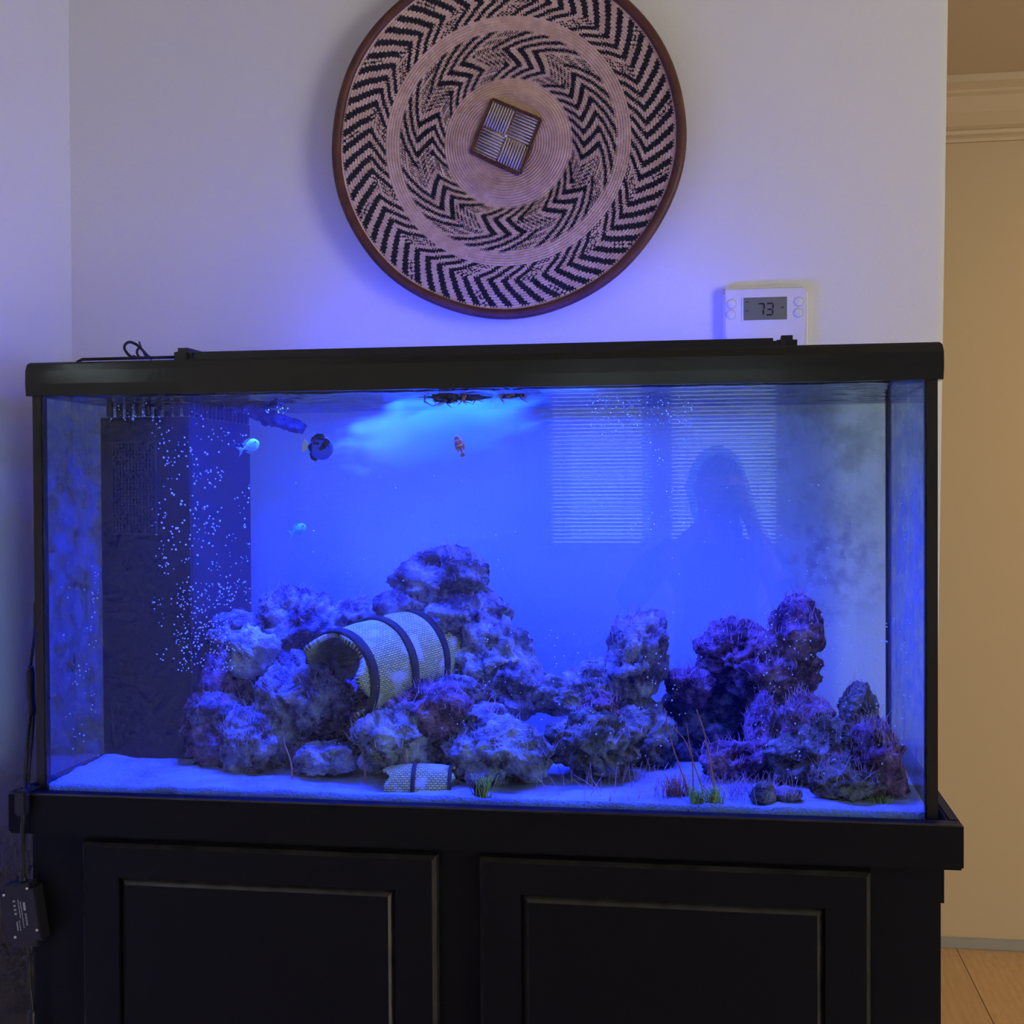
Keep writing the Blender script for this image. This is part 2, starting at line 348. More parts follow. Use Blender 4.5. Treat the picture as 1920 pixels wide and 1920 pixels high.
# windows
def window(name, x0, x1, z0, z1, label):
    t = tag(empty(name, ((x0 + x1) / 2, YB - 0.06, z0)), label, 'window', kind='structure')
    boxes('window_frame', [(x0, x0 + 0.025, YB - 0.10, YB - 0.02, z0, z1), (x1 - 0.025, x1, YB - 0.10, YB - 0.02, z0, z1), (x0 + 0.025, x1 - 0.025, YB - 0.10, YB - 0.02, z0, z0 + 0.025), (x0 + 0.025, x1 - 0.025, YB - 0.10, YB - 0.02, z1 - 0.025, z1)], M['wframe'], t)
    box('pane', x0 + 0.025, x1 - 0.025, YB - 0.075, YB - 0.07, z0 + 0.025, z1 - 0.025, M['pane'], t)
window('window_1', w1a, w1b, wz0, wz1, 'left-hand rear window reflected in the aquarium glass')
window('window_2', w2a, w2b, wz0, wz1, 'right-hand rear window reflected in the aquarium glass')
def blind(x0, x1, z0, z1, label):
    t = tag(empty('window_blind', ((x0 + x1) / 2, YB + 0.02, z0)), label, 'blind', 'slatted window blinds')
    box('headrail', x0 - 0.01, x1 + 0.01, YB + 0.005, YB + 0.04, z1 - 0.03, z1 + 0.01, M['slat'], t, 0.003)
    box('bottom_rail', x0, x1, YB + 0.012, YB + 0.034, z0, z0 + 0.012, M['slat'], t, 0.003)
    bm = bmesh.new(); bm_box(bm, -(x1 - x0) / 2, (x1 - x0) / 2, -0.0115, 0.0115, -0.0006, 0.0006)
    sm = bpy.data.meshes.new('slat'); bm.to_mesh(sm); bm.free(); sm.materials.append(M['slat'])
    z = z0 + 0.03
    while z < z1 - 0.04:
        o = bpy.data.objects.new('slat', sm); col.objects.link(o); o.parent = t
        o.location = (0, 0.003, z - z0); o.rotation_euler = (math.radians(38), 0, 0); z += 0.0215
    for fx in (0.18, 0.80):
        x = x0 + fx * (x1 - x0); tube('ladder_cord', [(x, YB + 0.035, z0), (x, YB + 0.035, z1)], 0.0022, M['slat'], t, 5)
blind(w1a, w1b, wz0, wz1, 'white slatted blind of the rear window reflected left of the head')
blind(w2a, w2b, wz0, wz1, 'white slatted blind of the rear window reflected behind the head')
t = tag(empty('rim_glint_window', (WX0, (LW[0] + LW[1]) / 2, LW[2])), 'small high window added in the left wall for the rim highlight', 'window', kind='structure')
x0 = WX0 - 0.08
boxes('window_frame', [(x0, x0 + 0.05, LW[0], LW[0] + 0.02, LW[2], LW[3]), (x0, x0 + 0.05, LW[1] - 0.02, LW[1], LW[2], LW[3]), (x0, x0 + 0.05, LW[0] + 0.02, LW[1] - 0.02, LW[2], LW[2] + 0.02), (x0, x0 + 0.05, LW[0] + 0.02, LW[1] - 0.02, LW[3] - 0.02, LW[3])], M['wframe'], t)
box('pane', x0 + 0.02, x0 + 0.025, LW[0] + 0.02, LW[1] - 0.02, LW[2] + 0.02, LW[3] - 0.02, M['pane'], t)
t = tag(empty('door_1', (XR, -1.9, 0)), 'glazed patio door in the far right wall', 'door', kind='structure')
boxes('door_frame', [(XR + 0.03, XR + 0.09, a, a + 0.06, 0, 2.25) for a in (-2.9, -1.93, -0.96)] + [(XR + 0.03, XR + 0.09, a, a + 0.91, z, z + 0.06) for a in (-2.84, -1.87) for z in (0, 2.19)], M['wframe'], t)
box('added_sky_blocker', XR + 0.012, XR + 0.022, -2.9, -0.9, 0.0, 2.25, M['slat'], t)  # unseen opaque sheet added to keep sky light out of the door
for a in (-2.84, -1.87): box('pane', XR + 0.058, XR + 0.064, a, a + 0.91, 0.06, 2.19, M['pane'], t)

# ------------------------------------------------------------------ aquarium stand
st = tag(empty('aquarium_stand', (0, 0.22, 0)), 'black wooden cabinet stand with two panelled doors under the aquarium', 'cabinet')
XT, YT = 0.6362, -0.0252
box('carcass', -0.612, 0.612, 0.004, 0.455, 0.0, T - 0.0568, M['stand'], st, 0.002)
# face frame with a slightly proud right post
box('face_frame', -0.612, 0.612, -0.002, 0.004, 0.05, T - 0.0568, M['stand'], st)
box('side_panel', 0.612, 0.6165, 0.0, 0.05, T - 0.105, T - 0.0568, M['stand'], st)
# top trim: a rail frame with a well the tank stands in
tr = boxes('top_trim', [(-XT, XT, YT, 0.0, T - 0.0568, T), (-XT, XT, 0.4606, 0.486, T - 0.0568, T), (-XT, -0.6205, 0.0, 0.4606, T - 0.0568, T), (0.6205, XT, 0.0, 0.4606, T - 0.0568, T)], M['stand'], st, 0.0028)
box('top_board', -0.6205, 0.6205, 0.0, 0.4606, T - 0.05, T - 0.018, M['stand'], st)
boxes('trim_edge', [(-XT + 0.003, XT - 0.003, YT - 0.0004, YT + 0.0018, T - 0.0022, T + 0.0004)], M['stand_bevel'], st)
def door(x0, x1, z1, z0):
    d = empty('door', ((x0 + x1) / 2, -0.02, (z0 + z1) / 2)); d.parent = st; d.matrix_parent_inverse = Matrix.Translation(-Vector(st.location))
    o = Vector(d.location)
    def sub(name, V, F, m):
        me = bpy.data.meshes.new(name); me.from_pydata([tuple(Vector(v) - o) for v in V], [], F); me.materials.append(m); me.update()
        ob = bpy.data.objects.new(name, me); col.objects.link(ob); ob.parent = d; return ob
    yf, yb, sw = -0.022, -0.002, 0.055
    def boxv(a, b, c, e, f, g):
        return [(a, c, f), (b, c, f), (b, e, f), (a, e, f), (a, c, g), (b, c, g), (b, e, g), (a, e, g)]
    BF = [(0, 3, 2, 1), (4, 5, 6, 7), (0, 1, 5, 4), (1, 2, 6, 5), (2, 3, 7, 6), (3, 0, 4, 7)]
    e = 0.005
    xi0, xi1, zi0, zi1 = x0 + sw, x1 - sw, z0 + sw, z1 - 0.046
    sub('stile', boxv(x0 + e, xi0, yf, yb, z0 + e, z1 - e), BF, M['stand']); sub('stile', boxv(xi1, x1 - e, yf, yb, z0 + e, z1 - e), BF, M['stand'])
    sub('rail', boxv(xi0, xi1, yf, yb, zi1, z1 - e), BF, M['stand']); sub('rail', boxv(xi0, xi1, yf, yb, z0 + e, zi0), BF, M['stand'])
    m_ = 0.010
    sub('panel', boxv(xi0 + m_, xi1 - m_, yf + 0.001, yb, zi0 + m_, zi1 - m_), BF, M['stand'])
    def ring(name, a, b, ya, yb_, mat):   # mitred sloping strip between rectangle a and rectangle b
        V = [(a[0], ya, a[2]), (a[1], ya, a[2]), (a[1], ya, a[3]), (a[0], ya, a[3]), (b[0], yb_, b[2]), (b[1], yb_, b[2]), (b[1], yb_, b[3]), (b[0], yb_, b[3])]
        V += [(v[0], 0.0 - 0.002, v[2]) for v in V]
        F = []
        for i in range(4):
            j = (i + 1) % 4
            F += [(i, j, 4 + j, 4 + i), (8 + i, 12 + i, 12 + j, 8 + j), (i, 8 + i, 8 + j, j), (4 + i, 4 + j, 12 + j, 12 + i)]
        sub(name, V, F, mat)
    ring('edge_bevel', (x0, x1, z0, z1), (x0 + e, x1 - e, z0 + e, z1 - e), yf + 0.006, yf, M['stand_bevel'])
    ring('panel_moulding', (xi0, xi1, zi0, zi1), (xi0 + m_, xi1 - m_, zi0 + m_, zi1 - m_), yf + 0.009, yf + 0.001, M['stand_bevel'])
door(-0.530, -0.030, T - 0.0665, 0.10)
door(0.028, 0.525, T - 0.0655, 0.10)

# ------------------------------------------------------------------ aquarium tank
HW, D = 0.616, 0.456
tk = tag(empty('aquarium_tank', (0, 0.22, T)), 'large glass aquarium with black rim standing on the black stand', 'aquarium')
ZR = T + 0.5969
def rim_frame():
    # bowed outer face, mitred round the four sides
    prof = [(0.0, -0.0468), (-0.0006, -0.03), (-0.0004, -0.012), (0.0012, -0.003), (0.004, 0.0), (0.024, 0.0), (0.024, -0.012), (0.0095, -0.014), (0.0095, -0.0468)]
    V, F = [], []; n = len(prof)
    cs = [(-HW, 0.0, 1, 1), (HW, 0.0, -1, 1), (HW, D, -1, -1), (-HW, D, 1, -1)]
    for cx, cy, sx, sy in cs:
        for off, z in prof: V.append((cx + sx * off, cy + sy * off, ZR + z))
    for c in range(4):
        c2 = (c + 1) % 4
        for i in range(n):
            j = (i + 1) % n
            F.append((c * n + i, c2 * n + i, c2 * n + j, c * n + j))
    o = mesh_obj('top_rim', V, F, M['black_frame'], tk, True)
    me = o.data
    for pgn in me.polygons: pgn.use_smooth = False
    return o
rim_frame()
G = 0.006
box('front_pane', -0.606, 0.606, 0.006, 0.006 + G, T - 0.017, ZR - 0.016, M['glass'], tk)
box('back_pane', -0.606, 0.606, 0.444, 0.450, T - 0.017, ZR - 0.016, M['glass_back'], tk)
box('side_pane', -0.606, -0.600, 0.012, 0.444, T - 0.017, ZR - 0.016, M['glass_side'], tk)
box('side_pane', 0.600, 0.606, 0.012, 0.444, T - 0.017, ZR - 0.016, M['glass_side'], tk)
box('corner_post', -0.610, -0.5945, 0.0045, 0.020, T - 0.016, ZR - 0.040, M['black_post'], tk, 0.002)
box('corner_post', 0.5945, 0.610, 0.0045, 0.020, T - 0.016, ZR - 0.040, M['black_post'], tk, 0.002)
box('rear_corner_post', 0.596, 0.606, 0.434, 0.444, T - 0.016, ZR - 0.040, M['black_post'], tk, 0.002)
box('rear_corner_post', -0.606, -0.596, 0.434, 0.444, T - 0.016, ZR - 0.040, M['black_post'], tk, 0.002)
box('bottom_pane', -0.606, 0.606, 0.006, 0.450, T - 0.0178, T - 0.0172, M['black_post'], tk)
# overflow box in the rear left corner
OX0, OX1, OY0, OY1, OZ = -0.599, -0.455, 0.186, 0.443, T + 0.530
ov = tag(empty('overflow_box', (-0.527, 0.31, T)), 'tall dark overflow box with a mesh weir in the left rear corner', 'overflow box')
box('front_panel', OX0, OX1, OY0, OY0 + 0.006, T - 0.01, OZ, M['acrylic'], ov, 0.001)
box('side_panel', OX1 - 0.006, OX1, OY0 + 0.0065, OY1, T - 0.01, OZ, M['acrylic'], ov, 0.001)
box('cap', OX0, OX1 - 0.0065, OY0 + 0.0065, OY1, OZ - 0.012, OZ - 0.006, M['acrylic'], ov)
bm = bmesh.new()
g0, g1 = at(214, 1000, OY0), at(292, 830, OY0)
nx, nz = 13, 28
for i in range(nx + 1):
    x = g0.x + (g1.x - g0.x) * i / nx; bm_box(bm, x - 0.0012, x + 0.0012, OY0 - 0.0035, OY0 + 0.001, g0.z, g1.z)
for j in range(nz + 1):
    z = g0.z + (g1.z - g0.z) * j / nz; bm_box(bm, g0.x, g1.x, OY0 - 0.003, OY0 + 0.001, z - 0.0012, z + 0.0012)
tag(bm_obj('mesh_grille', bm, M['grille'], ov), 'fine square mesh set into the front panel')
for z in (g0.z - 0.008, g1.z + 0.002): box('grille_bar', g0.x - 0.008, g1.x + 0.008, OY0 - 0.002, OY0 + 0.001, z, z + 0.006, M['acrylic'], ov)
for i in range(9):
    x = OX0 + 0.010 + i * 0.0155
    box('weir_tooth', x, x + 0.009, OY0, OY0 + 0.006, OZ + 0.0005, OZ + 0.022, M['acrylic'], ov, 0.001)
for i in range(14):
    y = OY0 + 0.016 + i * 0.0175
    box('weir_tooth', OX1 - 0.006, OX1, y, y + 0.010, OZ + 0.0005, OZ + 0.022, M['acrylic'], ov, 0.001)

# water surface, gently rippled
WZ = T + 0.5475
nx, ny = 150, 56
V, F = [], []
for j in range(ny):
    for i in range(nx):
        x = -0.5995 + 1.199 * i / (nx - 1); y = 0.0125 + 0.431 * j / (ny - 1)
        V.append((x, y, WZ + 0.0022 * mn.noise(Vector((x * 22, y * 30, 3))) + 0.0011 * mn.noise(Vector((x * 60, y * 70, 9)))))
for j in range(ny - 1):
    for i in range(nx - 1):
        a = j * nx + i; F.append((a, a + 1, a + nx + 1, a + nx))
tag(mesh_obj('water_surface', V, F, M['water'], None, True), 'rippled water surface just below the black rim', 'water', kind='stuff')

# ------------------------------------------------------------------ light fixture on the tank
FX0, FX1, FY0, FY1 = -0.448, 0.436, 0.115, 0.215
lf = tag(empty('aquarium_light', ((FX0 + FX1) / 2, 0.165, ZR)), 'long flat black LED light bar lying across the aquarium rim', 'aquarium light')
box('housing', FX0 + 0.028, FX1 - 0.02, FY0, FY1, ZR + 0.006, ZR + 0.023, M['black_plastic'], lf, 0.004)
box('end_cap', FX0, FX0 + 0.0275, FY0 - 0.004, FY1 + 0.004, ZR + 0.003, ZR + 0.029, M['black_plastic'], lf, 0.006)
box('end_cap', FX1 - 0.0195, FX1 + 0.008, FY0 - 0.004, FY1 + 0.004, ZR + 0.003, ZR + 0.026, M['black_plastic'], lf, 0.006)
for s, xa, xb in ((-1, -0.606, FX0), (1, FX1 + 0.008, 0.606)):
    for yy in (FY0 + 0.015, FY1 - 0.015):
        zz = ZR + (0.017 if s < 0 else 0.008)
        xe = xa if s < 0 else xb
        pts = [(xb - 0.001 if s < 0 else xa + 0.001, yy, zz), ((xa + 0.008) if s < 0 else (xb - 0.008), yy, zz), (xe, yy, zz - 0.003), (xe, yy, ZR + 0.001)]
        tube('mounting_leg', pts, 0.0024, M['cable'], lf, 8)
LED = pbr('blue_led_lens', (0.1, 0.15, 0.8), 0.3, emit=(0.02, 0.10, 1.0), estr=6.0)
box('led_lens', FX0 + 0.06, FX1 - 0.05, FY0 + 0.015, FY1 - 0.015, ZR + 0.005, ZR + 0.0075, LED, lf)
def lamp(name, loc, look, sx, sy, power, color, spread=180):
    o = area(name, loc, look, sx, sy, power, color); o.data.spread = math.radians(spread); o.parent = lf; o.matrix_parent_inverse = Matrix.Translation(-Vector(lf.location)); return o
LC = (0.010, 0.028, 1.0)
lamp('led_light', (-0.28, 0.165, ZR + 0.003), (-0.28, 0.15, 0), 0.30, 0.08, 18, LC, 125)
lamp('led_light', (-0.02, 0.165, ZR + 0.003), (-0.02, 0.16, 0), 0.26, 0.08, 9.5, (0.006, 0.050, 1.0))
lamp('led_light', (0.26, 0.165, ZR + 0.003), (0.26, 0.13, 0), 0.30, 0.08, 8.0, (0.035, 0.050, 1.0), 120)
lamp('added_wall_glow', (0.0, 0.36, ZR + 0.006), (0.0, 0.50, ZR + 0.20), 0.70, 0.03, 1.7, (0.02, 0.03, 1.0))  # added lamp, stands in for blue light scattered up onto the wall
lamp('added_end_glow', (FX0 - 0.01, 0.165, ZR + 0.02), (FX0 - 0.4, 0.165, ZR + 0.12), 0.05, 0.02, 0.45, (0.03, 0.04, 1.0))  # added lamp that gives the left wall its blue glow

# loose cable coil and rod on the rim
cc = tag(empty('light_cable_coil', at(262, 660, 0.15)), 'small coil of black cable sticking up behind the rim left of the light bar', 'cable')
A_ = lambda x, y, Y=0.15: at(x, y, Y)
tube('loop', spline([A_(252, 673), A_(240, 664), A_(233, 652), A_(238, 643, .152), A_(247, 642, .155), A_(260, 649, .158), A_(272, 662, .155), A_(284, 673, .15)], 6), 0.0021, M['cable'], cc, 8)
tube('loop', spline([A_(268, 673, .145), A_(259, 667, .145), A_(257, 658, .147), A_(262, 652, .149), A_(268, 657, .15), A_(276, 667, .15), A_(280, 673, .15)], 6), 0.0019, M['cable'], cc, 8)
tube('loop', spline([A_(274, 672, .14), A_(269, 660, .142), A_(264, 650, .146), A_(261, 641, .15)], 6), 0.0013, M['cable'], cc, 8)
tube('cable_tie', spline([A_(250, 667, .148), A_(256, 670, .146), A_(262, 672, .146)], 5), 0.0015, M['cable'], cc, 7)

# ------------------------------------------------------------------ power cable, clip and controller box at the left
cb = tag(empty('power_cable', at(55, 1470, 0.03)), 'black power cable with inline plug hanging at the left end of the aquarium', 'cable')
B_ = lambda x, y, Y=0.02: at(x, y, Y)
tube('cord', spline([B_(66, 1130, .06), B_(64, 1190, .03), B_(60, 1225), B_(57, 1252)], 6), 0.0024, M['cable'], cb, 8)
pl_pts = [B_(57, 1248), B_(57, 1252), B_(56.5, 1262), B_(57, 1300), B_(58.5, 1318), B_(59.5, 1332), B_(60, 1341)]
tube('inline_plug', pl_pts, [0.0040, 0.0046, 0.0062, 0.0062, 0.0056, 0.0066, 0.0055], M['black_plastic'], cb, 12)
tube('cord', spline([B_(57, 1340), B_(53, 1375), B_(49, 1420, .015), B_(46.5, 1462, .0), B_(46, 1482, -.02), B_(45, 1492, -.036)], 6), 0.0024, M['cable'], cb, 8)
tube('cord', spline([B_(63, 1340), B_(60, 1380), B_(56, 1425, .015), B_(53, 1465, .0), B_(52, 1484, -.02), B_(51, 1492, -.036)], 6), 0.0024, M['cable'], cb, 8)
# clip hooked over the trim
c0, c1 = at(33, 1480, -.03), at(56, 1528, -.03)
box('cable_clip', c0.x, c1.x, -0.0415, -0.0285, c1.z, c0.z + 0.001, M['black_plastic'], cb, 0.003)
box('clip_tab', c0.x + 0.002, c1.x - 0.002, -0.030, 0.004, T + 0.0012, T + 0.0042, M['black_plastic'], cb, 0.001)
tube('cord', spline([B_(45, 1522, -.036), B_(42, 1555, -.034), B_(42, 1600, -.028), B_(43, 1650, -.024)], 6), 0.0029, M['cable'], cb, 8)
CT = at(45, 1712, -0.022); tilt = Matrix.Rotation(math.radians(-8.5), 3, 'Y')
ct = tag(empty('controller_box', CT), 'small black controller box with four steel screws hanging from the power cable', 'controller')
s_ = mpp(45, 1712, -0.022)
bm = bmesh.new(); bm_box(bm, -34 * s_, 34 * s_, -0.011, 0.011, -56 * s_, 54 * s_)
bmesh.ops.bevel(bm, geom=[e for e in bm.edges if abs((e.verts[0].co - e.verts[1].co).y) > 0.01], offset=0.0075, segments=4, affect='EDGES')
bmesh.ops.bevel(bm, geom=[e for e in bm.edges if e.verts[0].co.y < -0.0105 and e.verts[1].co.y < -0.0105], offset=0.0016, segments=2, affect='EDGES')
for v in bm.verts: v.co = CT + tilt @ v.co
bm_obj('casing', bm, M['black_plastic'], ct)
fry = tilt @ Matrix.Rotation(math.radians(90), 3, 'X')
for sx, sz in ((-24, 38), (21, 45), (-14, -36), (28, -28)):
    disc_lathe('screw', [(0.0021, 0), (0.0021, 0.0008), (0.0013, 0.0014), (0.0003, 0.0016)], CT + tilt @ Vector((sx * s_, -0.0112, sz * s_)), M['steel'], ct, 12, fry)
bm = bmesh.new(); rr = random.Random(3)
def mark(u0, u1, v0, v1):
    vs = bm_box(bm, u0 * s_, u1 * s_, -0.01135, -0.0108, v0 * s_, v1 * s_)
mark(9, 13, 8, 22); 
for v in range(0, 6): mark(10, 13, -18 + v * 3.6, -18 + v * 3.6 + 2.4)
for u, lo, hi in ((4, -22, 24), (0, -4, 28), (-3, -26, -8)):
    v = lo
    while v < hi:
        l = 1.2 + rr.random() * 3; mark(u, u + 1.6, v, min(v + l, hi)); v += l + 1.0
for v in (2, 9, 16, 24): mark(-9, -5, v, v + 3.2)
mark(-8, -6, -26, -10)
for v in bm.verts: v.co = CT + tilt @ v.co
tag(bm_obj('printed_text', bm, M['print'], ct), 'tiny grey rotated lettering')
P_ = lambda u, v, d=0.0: CT + tilt @ Vector((u * s_, d, v * s_))
tube('strain_relief', [P_(7, 72), P_(7.5, 66), P_(8, 60), P_(8, 53)], [0.0038, 0.0046, 0.0052, 0.0062], M['black_plastic'], ct, 12)
tube('strain_relief', [P_(2, -54), P_(2, -60), P_(1.5, -66), P_(1, -72)], [0.0068, 0.0060, 0.0052, 0.0042], M['black_plastic'], ct, 12)
lc = tag(empty('lower_cable', at(55, 1850, -0.022)), 'thin black cable running down from the controller box', 'cable')
tube('cord', spline([P_(1, -70), B_(54, 1800, -.022), B_(56, 1850, -.022), B_(60, 1890, -.022), B_(60, 1990, -.022)], 6), 0.0026, M['cable'], lc, 8)
tube('plug', [B_(60, 1893, -.022), B_(60, 1900, -.022), B_(60, 1930, -.022), B_(60, 1960, -.022)], [0.0045, 0.0062, 0.0062, 0.005], M['black_plastic'], lc, 10)

# ------------------------------------------------------------------ thermostat on the wall
a = at(1352, 541, WY); b = at(1517, 541, WY); sxy = (b.x - a.x) / 165.0
th = tag(empty('thermostat', ((a.x + b.x) / 2, WY, a.z - 0.06)), 'white wall thermostat reading 73 above the aquarium rim', 'thermostat')
cx, zt = (a.x + b.x) / 2, a.z
def thp(u, v): return cx + (u - 82.5) * sxy, zt - v * sxy   # pixel offsets from the casing's top left
bm = bmesh.new(); x0, _ = thp(0, 0); x1, _ = thp(165, 0); bm_box(bm, x0, x1, WY - 0.016, WY + 0.002, zt - 0.132, zt)
bmesh.ops.bevel(bm, geom=[e for e in bm.edges if abs((e.verts[0].co - e.verts[1].co).y) > 0.01], offset=0.007, segments=4, affect='EDGES')
bmesh.ops.bevel(bm, geom=[e for e in bm.edges if e.verts[0].co.y < WY - 0.015 and e.verts[1].co.y < WY - 0.015], offset=0.0045, segments=3, affect='EDGES')
bm_obj('casing', bm, M['white_plastic'], th)
box('face_plate', thp(7, 0)[0], thp(158, 0)[0], WY - 0.0175, WY - 0.0155, zt - 0.126, zt - 0.0048, M['white_plastic'], th, 0.0012)
x0, z0 = thp(42, 65); x1, z1 = thp(123, 22)
boxes('screen_bezel', [(x0 - .002, x1 + .002, WY - .0186, WY - .0174, z1, z1 + .0022), (x0 - .002, x1 + .002, WY - .0186, WY - .0174, z0 - .0022, z0), (x0 - .002, x0, WY - .0186, WY - .0174, z0, z1), (x1, x1 + .002, WY - .0186, WY - .0174, z0, z1)], M['white_plastic'], th)
scr = box('screen', x0, x1, WY - 0.0180, WY - 0.0172, z0, z1, M['lcd'], th)
bm = bmesh.new()
def seg(u0, v0, u1, v1, wd=3.0):
    (xa, za), (xb, zb) = thp(u0, v0), thp(u1, v1); h = wd / 2 * sxy
    if abs(xa - xb) > abs(za - zb): bm_box(bm, min(xa, xb), max(xa, xb), WY - 0.0183, WY - 0.01795, (za + zb) / 2 - h, (za + zb) / 2 + h)
    else: bm_box(bm, (xa + xb) / 2 - h, (xa + xb) / 2 + h, WY - 0.0183, WY - 0.01795, min(za, zb), max(za, zb))
seg(70, 34, 81, 34); seg(81, 35, 80, 44); seg(79.5, 46, 78.5, 55)
seg(86, 34, 97, 34); seg(97.5, 35, 97, 43.5); seg(87, 45, 96, 45); seg(96.5, 46.5, 96, 54.5); seg(85, 55.5, 95.5, 55.5)
seg(112, 42, 117, 42, 2.2); seg(46, 30, 51, 30, 1.6); seg(46, 47, 51, 47, 1.6)
tag(bm_obj('display_digits', bm, M['lcd_dark'], th), 'dark seven-segment digits 73')
for u, v in ((19, 33), (18, 53), (144.5, 32), (143.5, 53)):
    x, z = thp(u, v); fr_ = Matrix.Rotation(math.radians(90), 3, 'X')
    bt = disc_lathe('button', [(0.0074, 0), (0.0074, 0.0006), (0.0066, 0.0013), (0.001, 0.0014)], (x, WY - 0.0174, z), M['white_plastic'], th, 24, fr_)
    V, F = [], []
    ringp = [Vector((x + 0.0077 * math.cos(q), WY - 0.0176, z + 0.0077 * math.sin(q))) for q in [2 * math.pi * k / 24 for k in range(25)]]
    V, F = tube_geo(ringp, 0.0005, 5, False); mesh_obj('button_ring', V, F, M['ring_grey'], th)
xx0, zz = thp(10, 96); xx1, _ = thp(155, 96)
box('flip_cover', xx0, xx1, WY - 0.0192, WY - 0.0174, zt - 0.126, zz, M['white_plastic'], th, 0.0008)

# ------------------------------------------------------------------ woven basket on the wall
BC = at(945, 257, 0.47); RB = 330 * mpp(945, 257, 0.47)
bk = tag(empty('woven_basket', (BC.x, WY, BC.z)), 'large round woven basket tray with dark zigzag bands hung on the wall', 'basket')
def bowl(r): return 0.507 - 0.032 * (r ** 2.6) + 0.004 * math.exp(-((r - .36) / .05) ** 2)
def lerp_tab(tab, r):
    for (r0, v0), (r1, v1) in zip(tab, tab[1:]):
        if r0 <= r <= r1: return v0 + (v1 - v0) * (r - r0) / (r1 - r0)
    return tab[0][1] if r < tab[0][0] else tab[-1][1]
OUT = [(0.69, 0.20), (0.79, 0.0), (0.96, 0.165)]
INN = [(0.345, 0.47), (0.365, 0.40), (0.435, 0.12), (0.525, 0.31), (0.60, 0.0), (0.64, -0.16)]
def is_dark(r, thv):
    if 0.705 < r < 0.945:
        ph = 64 * (thv + lerp_tab(OUT, r)) / (2 * math.pi); u = ph % 1.0; g = int(math.floor(ph)) % 64 % 5
        if g == 4 and r < 0.80 or g == 3 and r > 0.86 and u > 0.5:
            return (ph * 3) % 1.0 < 0.52 and int(r * 330 / 3) % 4 != 0
        return u < 0.50
    if 0.365 < r < 0.625:
        ph = 38 * (thv + lerp_tab(INN, r)) / (2 * math.pi); u = ph % 1.0; g = int(math.floor(ph)) % 38 % 5
        if g == 3 or (g == 4 and 0.45 < r < 0.53):
            return (ph * 3) % 1.0 < 0.52 and int(r * 330 / 3) % 4 != 0
        return u < 0.50
    return False
nr, na = 128, 720
V, F, MI = [], [], []
for i in range(nr + 1):
    r = 0.16 * 0 + 0.97 * i / nr
    for k in range(na):
        tt = 2 * math.pi * (k + 0.5 * (i % 2) * 0) / na
        rj = r
        st_ = 0.00045 * math.cos(math.pi * (k + i)) * (1 if r > 0.1 else 0)
        V.append((BC.x + RB * rj * math.cos(tt), bowl(r) - st_ - 0.0008 * math.cos(i * math.pi), BC.z - RB * rj * math.sin(tt)))
for i in range(nr):
    r = 0.97 * (i + 0.5) / nr
    for k in range(na):
        k2 = (k + 1) % na
        F.append((i * na + k, (i + 1) * na + k, (i + 1) * na + k2, i * na + k2))
        jit = 0.006 * ((k % 2) - 0.5)
        MI.append(1 if is_dark(r + jit, 2 * math.pi * (k + 0.5) / na) else 0)
# back skin so the tray has thickness
off = len(V)
for i in range(0, nr + 1, 8):
    r = 0.97 * i / nr
    for k in range(0, na, 8):
        tt = 2 * math.pi * k / na
        V.append((BC.x + RB * r * math.cos(tt), min(bowl(r) + 0.007, WY - 0.001), BC.z - RB * r * math.sin(tt)))
n2a = na // 8
for i in range(nr // 8):
    for k in range(n2a):
        k2 = (k + 1) % n2a
        F.append((off + i * n2a + k, off + i * n2a + k2, off + (i + 1) * n2a + k2, off + (i + 1) * n2a + k)); MI.append(0)
mesh_obj('woven_body', V, F, [M['straw'], M['straw_dark']], bk, False, MI)
rp = []
for k in range(121):
    t_ = 2 * math.pi * k / 120; wob = 1 + 0.003 * math.sin(5 * t_ + 1) + 0.002 * math.sin(9 * t_)
    rp.append((BC.x + RB * 0.982 * wob * math.cos(t_), bowl(0.97) + 0.003, BC.z - RB * 0.982 * wob * math.sin(t_)))
V, F = tube_geo(rp, 0.0088, 10, False)
tag(mesh_obj('rim_binding', V, F, M['leather'], bk, True), 'dark red-brown bound rim')
sq = [at(x, y, 0.495) for x, y in ((922, 184), (1012, 222), (973, 324), (882, 282))]
cen = sum(sq, Vector()) / 4
yq = bowl(0.0) - 0.003
for i in range(4):
    p0, p1 = sq[i].copy(), sq[(i + 1) % 4].copy(); p0.y = p1.y = yq - 0.001
    V, F = [], []
    for s in (-1, 1):
        pts = []
        nrm = (p1 - p0).cross(Vector((0, 1, 0))).normalized()
        for k in range(25):
            q = p0.lerp(p1, k / 24) + nrm * s * 0.0016 + Vector((0, 0.0007 * math.sin(k * 2.2 + s), 0))
            pts.append(q)
        tube_geo(pts, 0.0019, 6, True, V, F)
    mesh_obj('square_binding', V, F, M['leather'], bk, True)
for i in range(4):
    a0, c0_, b0 = sq[i], sq[(i + 1) % 4], sq[(i - 1) % 4]
    m1, m2 = (a0 + c0_) / 2, (a0 + b0) / 2
    # quadrant at corner i spans a0 -> m1 and a0 -> m2
    e1, e2 = m1 - a0, m2 - a0
    along, across = e2, e1
    V, F = [], []
    for k in range(9):
        f_ = (k + 0.6) / 9.3
        p = a0 + across * f_ + along * 0.06; q = a0 + across * f_ + along * 0.97
        p.y = q.y = yq - 0.0005
        tube_geo([p, q], 0.0017, 6, True, V, F)
    mesh_obj('reed_panel', V, F, M['reed'], bk, True)
c_ = cen.copy(); c_.y = yq - 0.002
disc_lathe('bead', [(0.0004, 0.0022), (0.002, 0.0018), (0.0028, 0), (0.002, -0.0018), (0.0004, -0.0022)][::-1], c_, M['bead'], bk, 12)

